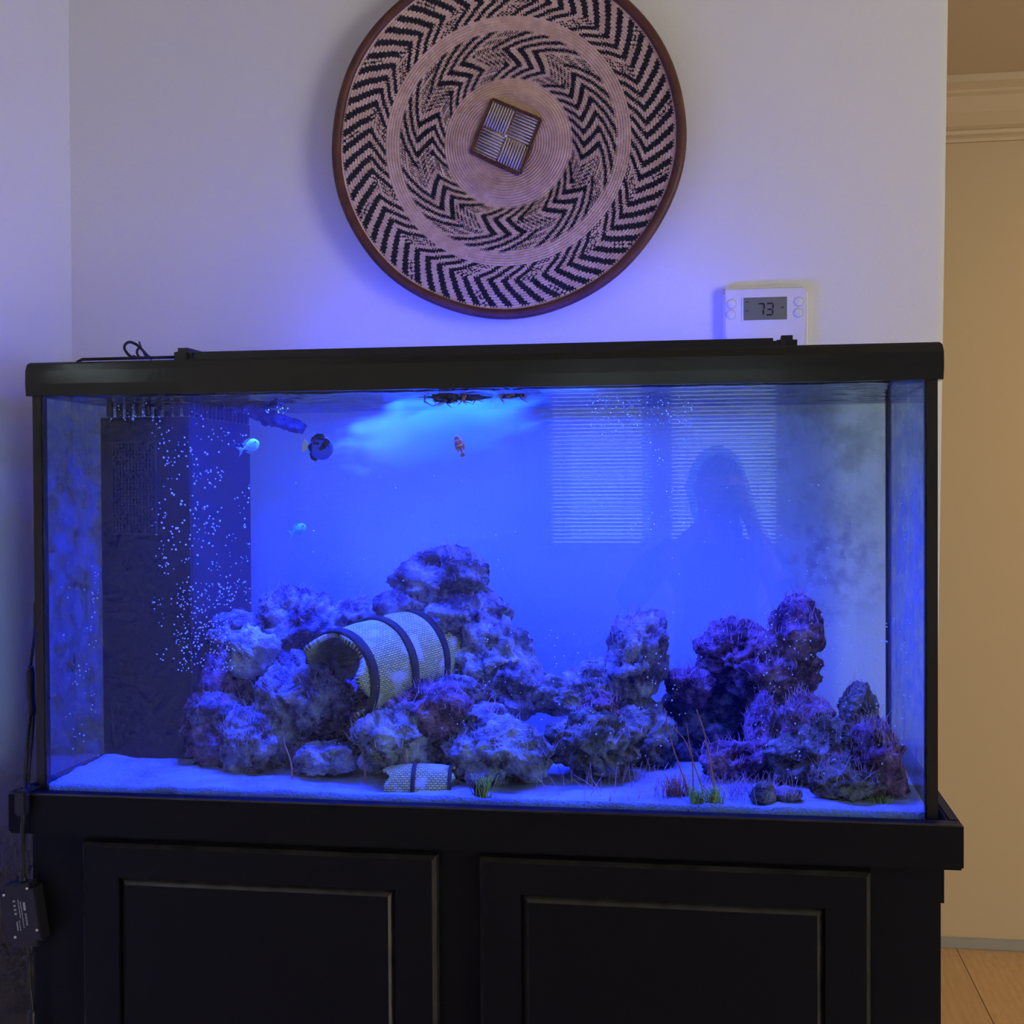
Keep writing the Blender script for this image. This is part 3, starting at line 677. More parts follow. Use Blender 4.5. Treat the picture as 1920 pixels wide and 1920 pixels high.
# ------------------------------------------------------------------ sand bed
nx, ny = 220, 90
def sand_z(x, y):
    z = T + 0.005 + 0.012 * (y / 0.44) + 0.005 * mn.noise(Vector((x * 7, y * 9, 1))) + 0.0030 * mn.noise(Vector((x * 30, y * 34, 5))) + 0.0016 * abs(mn.noise(Vector((x * 70, y * 80, 3)))) + 0.0008 * mn.noise(Vector((x * 120, y * 120, 7)))
    if y < 0.05: z = z * 1.0
    return z
V, F = [], []
for j in range(ny):
    for i in range(nx):
        x = -0.5995 + 1.199 * i / (nx - 1); y = 0.0122 + 0.4315 * (j / (ny - 1)); V.append((x, y, sand_z(x, y)))
for j in range(ny - 1):
    for i in range(nx - 1):
        a = j * nx + i; F.append((a, a + 1, a + nx + 1, a + nx))
b0 = len(V)
edge = [i for i in range(nx)] + [j * nx + nx - 1 for j in range(1, ny)] + [(ny - 1) * nx + i for i in range(nx - 2, -1, -1)] + [j * nx for j in range(ny - 2, 0, -1)]
for e in edge: V.append((V[e][0], V[e][1], T - 0.0168))
for k in range(len(edge)):
    k2 = (k + 1) % len(edge); F.append((edge[k], b0 + k, b0 + k2, edge[k2]))
tag(mesh_obj('sand_bed', V, F, M['sand'], None, True), 'pale sand covering the bottom of the aquarium', 'sand', kind='stuff')

# ------------------------------------------------------------------ live rock
ico = {}
def ico_mesh(sub):
    if sub not in ico:
        bm = bmesh.new(); bmesh.ops.create_icosphere(bm, subdivisions=sub, radius=1.0)
        ico[sub] = ([v.co.copy() for v in bm.verts], [tuple(v.index for v in f.verts) for f in bm.faces]); bm.free()
    return ico[sub]
def strands(name, pts, lens, m, parent, rs, rad=0.0005, lean=0.35, seg=4):
    V, F = [], []
    for p, l in zip(pts, lens):
        d = Vector((rs.gauss(0, lean), rs.gauss(0, lean), 1)).normalized()
        bend = Vector((rs.gauss(0, .5), rs.gauss(0, .5), rs.gauss(0, .2)))
        q = [p + d * (l * k / seg) + bend * (l * 0.5 * (k / seg) ** 2) for k in range(seg + 1)]
        tube_geo(q, [rad * (1 - 0.75 * k / seg) for k in range(seg + 1)], 3, False, V, F)
    return tag(mesh_obj(name, V, F, m, parent, True), kind='stuff')
RS = random.Random(21)
ROCK_V = []
def rock(px, py, rx, ry, Y, label, mat='rock', sub=5, ry_d=None, amp=0.50, rot=0.0, taper=0.0, fuzz=0, fl=0.014, fmat='hair', group='live rocks in the aquarium'):
    s = mpp(px, py, Y); c = at(px, py, Y)
    a, b = rx * s, ry * s; d = ry_d if ry_d else 0.5 * (a + b)
    VV, FF = ico_mesh(sub); seed = Vector((RS.random() * 90, RS.random() * 90, RS.random() * 90))
    fsc = 0.030
    R_ = Matrix.Rotation(math.radians(rot), 3, 'Y')
    out = []
    for v in VV:
        P = Vector((v.x * a, v.y * d, v.z * b))
        q = P / fsc + seed
        q = q + Vector((mn.noise(q * 0.9), mn.noise(q * 0.9 + Vector((5, 0, 0))), mn.noise(q * 0.9 + Vector((0, 7, 0))))) * 0.5
        k = mn.noise(q * 0.5) * 0.75 + (1 - 2.2 * abs(mn.noise(q * 0.95))) * 0.34 - 0.10
        k += 0.30 * (1 - 2.2 * abs(mn.noise(q * 2.1))) + 0.20 * (1 - 2.2 * abs(mn.noise(q * 4.3))) + 0.10 * mn.noise(q * 9.0)
        hole = mn.voronoi(q * 1.3)[0][0]
        if hole < 0.34: k -= (0.34 - hole) * 1.9
        k += 0.16 * math.sin(P.z / 0.0062 + 3.5 * mn.noise(q * 0.7))
        f = 1.0 + amp * k
        w_ = 1.0 + taper * v.z
        P = Vector((P.x * f * w_, P.y * f * w_, P.z * f))
        P = R_ @ P + c
        P.y = min(max(P.y, 0.020), 0.438); P.x = min(max(P.x, -0.593), 0.593)
        if P.x < OX1 + 0.003 and P.y > OY0 - 0.006:
            if OX1 + 0.003 - P.x < P.y - (OY0 - 0.006): P.x = OX1 + 0.003
            else: P.y = OY0 - 0.006
        P.z = max(P.z, T + 0.004)
        out.append(P)
    root = tag(mesh_obj('live_rock', out, FF, M[mat], None, True), label, 'rock', group)
    if fuzz:
        cand = [i for i, v in enumerate(VV) if v.z > -0.05 and v.y < 0.75]
        pick = [cand[int(RS.random() * len(cand))] for _ in range(fuzz)]
        pp = [out[i] for i in pick]
        V0 = strands('algae_fuzz', pp, [fl * (0.4 + RS.random()) for _ in pp], M[fmat], None, RS, 0.00055)
        V0.parent = root
    return root
K = 'live rock '
# left heap
rock(540, 1140, 38, 42, 0.30, 'knobbly peak rock crowning the left rock heap', fuzz=40)
rock(445, 1190, 54, 34, 0.27, 'flat blue-topped ledge rock at the upper left of the left heap', fuzz=30)
rock(468, 1222, 40, 40, 0.20, 'rounded yellowish rock under the left ledge', 'rock_pale')
rock(575, 1185, 76, 58, 0.30, 'broad craggy rock behind the large barrel ornament', fuzz=50)
rock(672, 1172, 52, 40, 0.30, 'lumpy rock between the left heap and the tall centre pile', fuzz=40)
rock(470, 1280, 72, 62, 0.25, 'dark reddish rock in the middle of the left heap', 'rock_purple')
rock(580, 1275, 70, 60, 0.28, 'shadowed rock behind the mouth of the large barrel ornament')
rock(408, 1335, 46, 30, 0.17, 'flat-topped rock jutting out at the far left of the left heap', fuzz=40)
rock(425, 1385, 60, 62, 0.19, 'dark brownish rock standing on the sand at the far left', 'rock_purple')
rock(466, 1395, 46, 50, 0.12, 'rock with pale fuzzy cap at the front of the left heap', fuzz=90, fmat='hair_pale')
rock(528, 1340, 38, 84, 0.17, 'upright column rock in the left heap', fuzz=40)
rock(590, 1315, 48, 46, 0.15, 'blue-topped rock beside the large barrel ornament', fuzz=60)
rock(592, 1385, 50, 50, 0.20, 'dark rock at the foot of the left heap beside the barrel')
rock(610, 1420, 46, 20, 0.11, 'low whitish rubble lying on the sand left of the centre', 'rock_pale', 5, amp=0.95)
rock(668, 1365, 62, 62, 0.25, 'dark shadowed rock underneath the large barrel ornament', 'rock_purple')
# tall centre pile
rock(835, 1085, 72, 52, 0.30, 'mossy rock capping the tall centre pile', fuzz=130)
rock(755, 1138, 40, 34, 0.27, 'small round rock left below the cap of the centre pile', fuzz=30)
rock(838, 1158, 30, 52, 0.26, 'slanting slab rock under the cap of the centre pile', rot=35)
rock(905, 1165, 48, 50, 0.30, 'rock on the right shoulder of the tall centre pile', fuzz=30)
rock(925, 1240, 62, 74, 0.28, 'large pitted rock in the body of the tall centre pile', 'rock_pale', rot=-25, fuzz=30)
rock(965, 1285, 58, 50, 0.26, 'pitted rock at the right foot of the tall centre pile')
rock(880, 1290, 52, 60, 0.30, 'dark rock deep inside the tall centre pile')
rock(1040, 1303, 58, 32, 0.26, 'low bridging rock right of the tall centre pile', 'rock_pale', fuzz=20)
rock(1115, 1298, 52, 48, 0.27, 'rounded rock left of the hammer-shaped rock', 'rock_pale', fuzz=30)
rock(1188, 1260, 42, 96, 0.28, 'hammer-shaped upright rock in the right centre', taper=0.42, rot=8, fuzz=60, fl=0.022)
# front centre
rock(795, 1335, 68, 50, 0.15, 'reddish fuzzy rock in front of the large barrel ornament', 'rock_purple', fuzz=160)
rock(738, 1390, 62, 58, 0.12, 'pale fuzzy rock at the front left of centre', 'rock_pale', fuzz=110, fmat='hair_pale')
rock(856, 1300, 42, 26, 0.18, 'small flat rock right of the large barrel ornament', fuzz=30)
rock(890, 1368, 66, 46, 0.15, 'rock with shadowed hollow at the front centre', fuzz=60)
rock(932, 1412, 78, 52, 0.11, 'big pale rock on the sand at the front centre', 'rock_pale', fuzz=120, fmat='hair_pale')
rock(800, 1425, 46, 34, 0.16, 'dark rock behind the small barrel ornament')
rock(1115, 1390, 74, 52, 0.14, 'broad dark rock on the sand right of centre', 'rock_green', fuzz=110)
rock(1122, 1345, 34, 40, 0.16, 'pinkish peak of rock right of centre', 'rock_purple', fuzz=70)
rock(1205, 1385, 56, 66, 0.24, 'dark rock below the hammer-shaped rock', 'rock_green')
rock(1290, 1375, 70, 60, 0.32, 'dark rock in the gap left of the right heap')
# right heap
rock(1382, 1222, 62, 54, 0.30, 'blue mossy rock at the upper left of the right heap', 'rock_purple', fuzz=200)
rock(1487, 1200, 46, 66, 0.28, 'mossy peak rock at the top of the right heap', 'rock_purple', rot=10, fuzz=200)
rock(1440, 1255, 76, 56, 0.29, 'purple mossy rock in the middle of the right heap', 'rock_purple', fuzz=180)
rock(1295, 1285, 40, 34, 0.28, 'small fuzzy rock left of the right heap', 'rock_purple', fuzz=110)
rock(1365, 1345, 66, 66, 0.34, 'deep blue shadowed rock under the right heap')
rock(1465, 1345, 62, 60, 0.30, 'dark overhung rock below the mossy peak', 'rock_purple')
rock(1432, 1385, 30, 62, 0.20, 'narrow bubble-covered rock column in the right heap', 'rock_purple', fuzz=120)
rock(1512, 1355, 50, 46, 0.18, 'rounded pinkish algae rock in the right heap', 'rock_purple', fuzz=200)
rock(1610, 1345, 34, 56, 0.22, 'dark knob rock near the right rear corner', 'rock_green', fuzz=50)
rock(1545, 1415, 88, 56, 0.16, 'large dark algae rock at the foot of the right heap', 'rock_green', fuzz=220)
rock(1652, 1430, 42, 72, 0.11, 'steep purple rock close to the right glass', 'rock_purple', rot=-14, fuzz=160)
rock(1590, 1465, 62, 34, 0.08, 'low fuzzy rock at the front of the right heap', 'rock_green', fuzz=160)
rock(1385, 1430, 66, 34, 0.17, 'hazy purple mound left of the right heap', 'rock_purple', fuzz=160)
rock(1428, 1490, 22, 24, 0.045, 'small round stone on the sand at the front right', 'rock_green', 4, fuzz=20, group='small stones on the sand')
rock(1478, 1494, 26, 16, 0.05, 'small flat stone on the sand beside the round one', 'rock', 4, fuzz=20, group='small stones on the sand')

# ------------------------------------------------------------------ barrel ornaments
def barrel(label, pa, pb, R, v0, v1, hoops, jag, bulge=0.10, nu=46, nv=64, seed=1):
    pa, pb = Vector(pa), Vector(pb); ax = (pb - pa).normalized(); Ln = (pb - pa).length
    e1 = Vector((0, 0, 1)); e1 = (e1 - ax * e1.dot(ax)).normalized(); e2 = ax.cross(e1)   # e2 points away or towards the viewer
    if e2.y > 0: e2 = -e2
    t = tag(empty('barrel_ornament', (pa + pb) / 2 - Vector((0, 0, R))), label, 'ornament', 'yellow barrel ornaments')
    def P(u, v, r): return pa + ax * (u * Ln) + (e1 * math.cos(v) + e2 * math.sin(v)) * (r * (1 + bulge * (1 - (2 * u - 1) ** 2)))
    V, F, U = [], [], []
    for lay, rr_ in ((0, R), (1, R * 0.88)):
        for i in range(nu + 1):
            for j in range(nv + 1):
                u, f = i / nu, j / nv
                # ragged broken edges
                ju = jag * mn.noise(Vector((f * 6, seed, 0))); jv = jag * 1.4 * mn.noise(Vector((u * 5, seed + 9, 0)))
                uu = u + ju * (1 - 2 * u) * (1 if u < .5 else -1) * (abs(2 * u - 1) ** 3)
                vv = v0 + (v1 - v0) * f + jv * (1 - f) ** 2
                V.append(P(uu, vv, rr_ * (1 + 0.02 * mn.noise(Vector((u * 9, f * 9, seed)))))); U.append((u * Ln / 0.10, (vv) * R / 0.10))
    W = nv + 1; L0 = (nu + 1) * W
    for i in range(nu):
        for j in range(nv):
            a = i * W + j
            F.append((a, a + W, a + W + 1, a + 1)); F.append((L0 + a, L0 + a + 1, L0 + a + W + 1, L0 + a + W))
    for i in range(nu):
        a = i * W; F.append((a, L0 + a, L0 + a + W, a + W)); a += nv; F.append((a, a + W, L0 + a + W, L0 + a))
    for j in range(nv):
        F.append((j, j + 1, L0 + j + 1, L0 + j)); a = nu * W + j; F.append((a, L0 + a, L0 + a + 1, a + 1))
    o = mesh_obj('woven_shell', V, F, M['weave'], t, True)
    uvl = o.data.uv_layers.new(name='UVMap')
    for lp in o.data.loops: uvl.data[lp.index].uv = U[lp.vertex_index]
    for hu, hw in hoops:
        V, F = [], []
        for j in range(nv + 1):
            v = v0 + 0.03 + (v1 - v0 - 0.03) * j / nv
            for du, rk in ((-hw, 1.0), (-hw * .8, 1.055), (hw * .8, 1.055), (hw, 1.0)):
                V.append(P(hu + du, v, R * rk))
        for j in range(nv):
            for k in range(4):
                k2 = (k + 1) % 4; F.append((j * 4 + k, j * 4 + 4 + k, j * 4 + 4 + k2, j * 4 + k2))
        F += [(0, 1, 2, 3), tuple(nv * 4 + k for k in (3, 2, 1, 0))]
        tag(mesh_obj('hoop', V, F, M['hoop'], t, True), 'dark raised hoop')
    return t
pa = at(630, 1272, 0.105); pb = at(824, 1217, 0.300)
barrel('large broken yellow woven barrel with dark hoops lying among the left rocks', pa, pb, 79 * mpp(700, 1250, 0.19), -1.9, 2.6, [(0.05, 0.035), (0.40, 0.030), (0.72, 0.028)], 0.16, seed=4)
barrel('small yellow barrel half buried in the sand at the front', at(728, 1478, 0.06), at(850, 1478, 0.07), 40 * mpp(790, 1475, 0.06), -1.5, 1.6, [(0.42, 0.035), (0.97, 0.03)], 0.1, 0.12, seed=8)

# ------------------------------------------------------------------ algae plants standing in the sand
def tuft(name, label, px, py, Y, n, ln, m, spread, rad, lean=0.3, group=None, cat='algae'):
    c = at(px, py, Y); c.z = sand_z(c.x, c.y) - 0.001
    V, F = [], []
    for _ in range(n):
        p = c + Vector((RS.gauss(0, spread), RS.gauss(0, spread), 0)); l = ln * (0.45 + 0.8 * RS.random())
        d = Vector((RS.gauss(0, lean), RS.gauss(0, lean), 1)).normalized(); bend = Vector((RS.gauss(0, .4), RS.gauss(0, .4), 0))
        q = [p + d * (l * k / 5) + bend * (l * 0.4 * (k / 5) ** 2) for k in range(6)]
        for s_ in q: s_.y = max(s_.y, 0.0135)
        tube_geo(q, [rad * (1 - 0.7 * k / 5) for k in range(6)], 4, True, V, F)
    return tag(mesh_obj(name, V, F, m, None, True), label, cat, group)
tuft('algae_tuft', 'brown bushy algae tuft on the sand left of the right heap', 1268, 1480, 0.06, 90, 0.030, M['red_algae'], 0.007, 0.0007)
tuft('algae_tuft', 'green algae tuft by the front glass right of the brown bush', 1307, 1508, 0.026, 80, 0.020, M['green_algae'], 0.0045, 0.0008)
tuft('algae_tuft', 'green algae tuft at the base of the tall brown stem', 1338, 1512, 0.024, 80, 0.022, M['green_algae'], 0.0045, 0.0008)
tuft('algae_tuft', 'tiny green algae sprig by the front glass at the centre', 907, 1496, 0.024, 60, 0.026, M['green_algae'], 0.003, 0.0009, 0.15)
tuft('algae_tuft', 'small purple algae sprig beside the centre green sprig', 897, 1496, 0.026, 40, 0.018, M['rock_purple'], 0.003, 0.0009, 0.2)
tuft('algae_tuft', 'green algae tuft by the steep rock near the right glass', 1652, 1500, 0.05, 60, 0.014, M['green_algae'], 0.008, 0.0008, 0.8)
tuft('algae_tuft', 'sparse pale algae strands on the sand right of centre', 1150, 1470, 0.09, 60, 0.032, M['hair'], 0.05, 0.0006)
tuft('algae_tuft', 'fine purple algae haze on the sand left of the right heap', 1380, 1470, 0.10, 260, 0.022, M['hair'], 0.035, 0.0005, 0.5)
for i, (pts, lab) in enumerate([
    ([(1345, 1505), (1333, 1440), (1322, 1380), (1306, 1330)], 'tallest brown algae stem rising before the right heap'),
    ([(1290, 1480), (1268, 1420), (1255, 1375), (1246, 1328)], 'brown algae stem left of the tallest stem'),
    ([(1318, 1480), (1300, 1430), (1285, 1390), (1262, 1362)], 'thin curved algae stem between the two brown stems'),
    ([(1300, 1470), (1298, 1425), (1292, 1390), (1287, 1356)], 'short upright algae stem beside the tallest stem'),
    ([(685, 1450), (680, 1410), (673, 1370), (660, 1355)], 'reddish bent algae stem below the large barrel ornament'),
    ([(762, 1430), (760, 1400), (756, 1365), (750, 1335)], 'reddish upright algae stem before the pale fuzzy rock'),
    ([(548, 1440), (541, 1415), (535, 1398), (530, 1382)], 'short reddish algae stem at the foot of the left heap')]):
    Yd = 0.055 if i < 4 else 0.075
    q = spline([at(x, y, Yd + 0.004 * k) for k, (x, y) in enumerate(pts)], 5)
    q[0].z = min(q[0].z, sand_z(q[0].x, q[0].y) - 0.001)
    tag(tube('brown_algae', q, [0.0017 * (1 - 0.65 * k / (len(q) - 1)) * (1.25 if i == 0 else 0.8) for k in range(len(q))], M['red_algae'], None, 6), lab, 'algae', 'brown algae stems')

# ------------------------------------------------------------------ fish
def fish(name, label, px, py, Y, length, height, width, ang, mats, pick, tail='fork', yaw=0.0, prof=None, flip=1, finm=None, cat='fish'):
    s = mpp(px, py, Y); L_, Hh, Wd = length * s, height * s, width * s
    c = at(px, py, Y); t = tag(empty(name, c), label, cat)
    Rm = Matrix.Rotation(-math.radians(ang), 3, 'Y') @ Matrix.Rotation(math.radians(yaw), 3, 'Z')
    def X(v): return c + Rm @ Vector((v[0], v[1], v[2]))
    prof = prof or [(0, .10), (.08, .14), (.2, .34), (.4, .78), (.6, 1.0), (.78, .92), (.9, .62), (.97, .3), (1.0, .06)]
    nu, nv = 40, 24; V, F, MI = [], [], []
    def hp(u):
        for (a, ha), (b, hb) in zip(prof, prof[1:]):
            if a <= u <= b:
                k = (u - a) / (b - a); k = k * k * (3 - 2 * k); return ha + (hb - ha) * k
        return prof[-1][1]
    for i in range(nu + 1):
        u = i / nu; h = hp(u) * Hh / 2
        for j in range(nv):
            a = 2 * math.pi * j / nv; wv = Wd / 2 * min(1.0, hp(u) ** 0.8)
            V.append(X((L_ * (u - .5) , wv * math.sin(a), h * math.cos(a))))
    for i in range(nu):
        for j in range(nv):
            j2 = (j + 1) % nv; F.append((i * nv + j, i * nv + j2, (i + 1) * nv + j2, (i + 1) * nv + j))
            MI.append(pick((i + .5) / nu, math.cos(2 * math.pi * (j + .5) / nv) * hp((i + .5) / nu)))
    F += [tuple(range(nv))[::-1], tuple(nu * nv + j for j in range(nv))]; MI += [MI[0], MI[-1]]
    mesh_obj('body', V, F, mats, t, True, MI)
    def fin(nm, outline, th, m, y=0.0, yaw_=0.0):
        n = len(outline); V = []
        for sgn in (-1, 1):
            for k, (a, b) in enumerate(outline): V.append(X((L_ * a, y * Wd + yaw_ * abs(a - outline[0][0]) * L_ + sgn * th * s, Hh * b)))
        F = [tuple(range(n)), tuple(range(n, 2 * n))[::-1]] + [(k, n + k, n + (k + 1) % n, (k + 1) % n) for k in range(n)]
        return mesh_obj(nm, V, F, m, t)
    fm = mats[-1]
    if tail == 'fork': fin('tail_fin', [(-.44, .08), (-.60, .26), (-.80, .42), (-.66, .06), (-.64, -.02), (-.66, -.10), (-.80, -.42), (-.60, -.26), (-.44, -.08)], .35, fm)
    else: fin('tail_fin', [(-.46, .10), (-.60, .30), (-.66, .22), (-.67, 0), (-.66, -.22), (-.60, -.30), (-.46, -.10)], .35, fm)
    fin('dorsal_fin', [(.18, .44), (.05, .62), (-.18, .60), (-.36, .40), (-.40, .20), (-.2, .3), (0, .40)], .3, finm or fm)
    fin('anal_fin', [(.02, -.44), (-.10, -.60), (-.28, -.52), (-.38, -.26), (-.2, -.28)], .3, finm or fm)
    fin('pectoral_fin', [(.22, .02), (.08, .10), (.00, -.04), (.10, -.12)], .25, finm or fm, -.5, -.4)
    e = X((L_ * .36, -Wd * .36, Hh * .12))
    disc_lathe('eye', [(0.0001, -0.0009), (0.0010, -0.0006), (0.0013, 0), (0.0010, 0.0006), (0.0001, 0.0009)], e, M['black_post'], t, 10)
    return t
fb = pbr('chromis_blue', (0.30, 0.80, 0.95), 0.4, 0.5); fb2 = pbr('chromis_fin', (0.18, 0.40, 0.85), 0.5)
fb3 = pbr('chromis_deep_blue', (0.12, 0.50, 0.95), 0.4); fb4 = pbr('chromis_deep_fin', (0.1, 0.4, 0.9), 0.5)
fish('chromis_fish', 'bright pale-blue small fish swimming before the overflow box edge', 470, 836, 0.16, 34, 22, 10, 22, [fb, fb2], lambda u, v: 0)
fish('chromis_fish', 'deeper blue small fish swimming alone below the other fish', 561, 992, 0.22, 28, 18, 9, 26, [fb3, fb4], lambda u, v: 0)
tb = pbr('tang_blue', (0.02, 0.08, 0.62), 0.4); tk_ = pbr('tang_black', (0.006, 0.006, 0.012), 0.45); ty = pbr('tang_yellow', (0.75, 0.68, 0.35), 0.5)
def tang_pick(u, v):
    if u < 0.06: return 2
    if v > 0.30 + 0.10 * math.cos(u * 6) and u < 0.86: 
        if 0.30 < u < 0.62 and 0.38 < v < 0.66: return 0
        return 1
    if 0.60 < u < 0.74 and -0.05 < v < 0.4: return 1
    if u < 0.22 and abs(v) < 0.5: return 1
    return 0
tgp = [(0, .10), (.06, .16), (.14, .45), (.3, .86), (.5, 1.0), (.7, .98), (.85, .80), (.95, .5), (1.0, .2)]
fish('tang_fish', 'oval royal-blue fish with black marking beside the nozzle', 600, 840, 0.09, 50, 42, 12, -8, [tb, tk_, ty], tang_pick, 'fan', prof=tgp, finm=tk_)
co = pbr('clown_orange', (0.80, 0.16, 0.05), 0.45); cw = pbr('clown_white', (0.70, 0.55, 0.55), 0.45)
fish('clown_fish', 'orange fish with pale bands swimming upright at the centre top', 861, 833, 0.14, 36, 15, 8, 108, [co, cw, co], lambda u, v: 1 if (0.68 < u < 0.76 or 0.40 < u < 0.47) else 0, 'fan')

# ------------------------------------------------------------------ return nozzle, hanging algae, bubbles, bubble cloud
def lumpy_tube(name, pts, rads, m, label, cat, amp=0.25, n=28):
    V, F = tube_geo(pts, rads, n); out = []
    for v in V:
        v = Vector(v); k = mn.noise(v * 130) + 0.5 * mn.noise(v * 320); out.append(v + Vector((mn.noise(v * 90), mn.noise(v * 90 + Vector((9, 0, 0))), k)) * amp * rads[0])
    return tag(mesh_obj(name, out, F, m, None, True), label, cat)
rnm = pbr('algae_crusted_nozzle', (0.012, 0.011, 0.014), 0.9, 0.1, col2=(0.05, 0.045, 0.06), cscale=60, bump=0.8, bscale=160, bdist=0.003)
q = spline([at(418, 738, .35), at(450, 752, .33), at(485, 772, .31), at(525, 790, .29), at(568, 803, .27)], 8)
lumpy_tube('return_nozzle', q, [0.020 - 0.012 * k / (len(q) - 1) for k in range(len(q))], rnm, 'dark algae-crusted return nozzle slanting down from the overflow box', 'nozzle', 0.28)
def clump(label, px, py, Y, rx, ry, hang, n):
    c = at(px, py, Y); s = mpp(px, py, Y); VV, FF = ico_mesh(4)
    out = []
    for v in VV:
        q = Vector((v.x * rx * s, v.y * 0.02, v.z * ry * s)); k = 1 + 0.9 * mn.noise(q * 90 + c * 40) + 0.4 * mn.noise(q * 260)
        p = c + q * k; out.append(p)
    o = tag(mesh_obj('algae_clump', out, FF, rnm, None, True), label, 'algae', 'algae clumps at the surface')
    V, F = [], []
    for _ in range(n):
        p = c + Vector((RS.gauss(0, rx * .45) * s, RS.gauss(0, .008), -ry * s * 0.4)); l = hang * s * (0.1 + 0.9 * RS.random() ** 2)
        tube_geo([p, p + Vector((RS.gauss(0, .004), 0, -l * .5)), p + Vector((RS.gauss(0, .008), 0, -l))], [0.0020, 0.0014, 0.0004], 4, False, V, F)
    h = tag(mesh_obj('hanging_strands', V, F, M['red_algae'], None, True), kind='stuff'); h.parent = o
clump('brown algae clump hanging from the water surface at the centre', 845, 738, 0.12, 46, 12, 22, 50)
clump('smaller brown algae clump hanging right of the centre clump', 965, 735, 0.12, 34, 8, 18, 30)
VV, FF = ico_mesh(1); V, F = [], []
BR = random.Random(5)
def bub(p, r):
    b0 = len(V)
    V.extend([p + v * r for v in VV]); F.extend([tuple(b0 + i for i in f) for f in FF])
def cluster(x0, x1, y0, y1, Y0, Y1, n, r0=0.0006, r1=0.0014, dens=None):
    k = 0
    while k < n:
        x, y, Y = BR.uniform(x0, x1), BR.uniform(y0, y1), BR.uniform(Y0, Y1)
        if dens and mn.noise(Vector((x / 40, y / 40, 2))) < dens: k += 0.25; continue
        p = at(x, y, Y); k += 1
        if not (-0.59 < p.x < 0.59 and T + 0.01 < p.z < WZ - 0.003): continue
        bub(p, BR.uniform(r0, r1))
cluster(285, 470, 760, 1240, 0.02, 0.17, 420, dens=0.05)
cluster(300, 420, 840, 1060, 0.02, 0.10, 70, 0.0012, 0.0018)
cluster(330, 440, 1090, 1260, 0.03, 0.15, 260, 0.0007, 0.0014, dens=0.0)
cluster(200, 300, 745, 790, 0.05, 0.16, 40)
cluster(440, 540, 738, 775, 0.20, 0.32, 90)
cluster(95, 185, 1040, 1420, 0.02, 0.12, 160, dens=0.1)
cluster(1080, 1300, 800, 1000, 0.02, 0.2, 90, 0.0006, 0.0013, dens=0.05)
cluster(1100, 1300, 740, 800, 0.02, 0.2, 200, 0.0004, 0.0009)
cluster(1230, 1640, 900, 1250, 0.02, 0.3, 60)
cluster(1410, 1700, 1150, 1460, 0.04, 0.2, 260, dens=0.0)
cluster(900, 1300, 1180, 1420, 0.04, 0.2, 110)
cluster(480, 1000, 860, 1180, 0.03, 0.35, 40)
cluster(1690, 1735, 760, 1480, 0.02, 0.2, 90, 0.0005, 0.0011)
cluster(500, 1300, 1240, 1440, 0.03, 0.1, 110, 0.0005, 0.0010)
tag(mesh_obj('air_bubbles', V, F, M['bubble'], None, True), 'fine air bubbles drifting through the aquarium water', 'bubbles', kind='stuff')

def cloud_mat(c0, c1):
    m, nt, out = new_mat('microbubble_cloud'); L = nt.links.new
    geo = N(nt, 'ShaderNodeTexCoord')
    nz = N(nt, 'ShaderNodeTexNoise', Scale=3.1, Detail=5.0, Roughness=0.55); L(geo.outputs['Object'], nz.inputs['Vector'])
    ln = N(nt, 'ShaderNodeVectorMath', operation='LENGTH'); L(geo.outputs['Object'], ln.inputs[0])
    mr = N(nt, 'ShaderNodeMapRange'); mr.inputs[1].default_value = 0.25; mr.inputs[2].default_value = 1.0; mr.inputs[3].default_value = 0.35; mr.inputs[4].default_value = -0.30
    L(ln.outputs['Value'], mr.inputs[0])
    ad = N(nt, 'ShaderNodeMath', operation='ADD'); L(nz.outputs['Fac'], ad.inputs[0]); L(mr.outputs[0], ad.inputs[1])
    m2 = N(nt, 'ShaderNodeMapRange'); m2.inputs[1].default_value = 0.48; m2.inputs[2].default_value = 0.72; m2.inputs[4].default_value = 34.0; L(ad.outputs[0], m2.inputs[0])
    vs = N(nt, 'ShaderNodeVolumeScatter', Color=(0.55, 0.85, 1.0, 1)); L(m2.outputs[0], vs.inputs['Density']); L(vs.outputs[0], out.inputs['Volume'])
    return m
WM, wnt, wout = new_mat('aquarium_water')
wvs = N(wnt, 'ShaderNodeVolumeScatter', Color=(0.15, 0.30, 1.0, 1), Density=0.08); wnt.links.new(wvs.outputs[0], wout.inputs['Volume'])
tag(box('aquarium_water', -0.5992, 0.5992, 0.0128, 0.4432, T + 0.012, WZ - 0.005, WM), 'blue water filling the aquarium', 'water', kind='stuff')
VV, FF = ico_mesh(3)
c = at(818, 808, 0.20)
me_o = mesh_obj('bubble_cloud', [v.copy() for v in VV], FF, cloud_mat(0, 0))
s = mpp(815, 798, 0.25)
me_o.location = c; me_o.scale = (262 * s, 0.085, 96 * s); me_o.rotation_euler = (0, math.radians(-10), 0)
tag(me_o, 'milky cloud of micro bubbles streaming from the nozzle under the light', 'bubble cloud', kind='stuff')

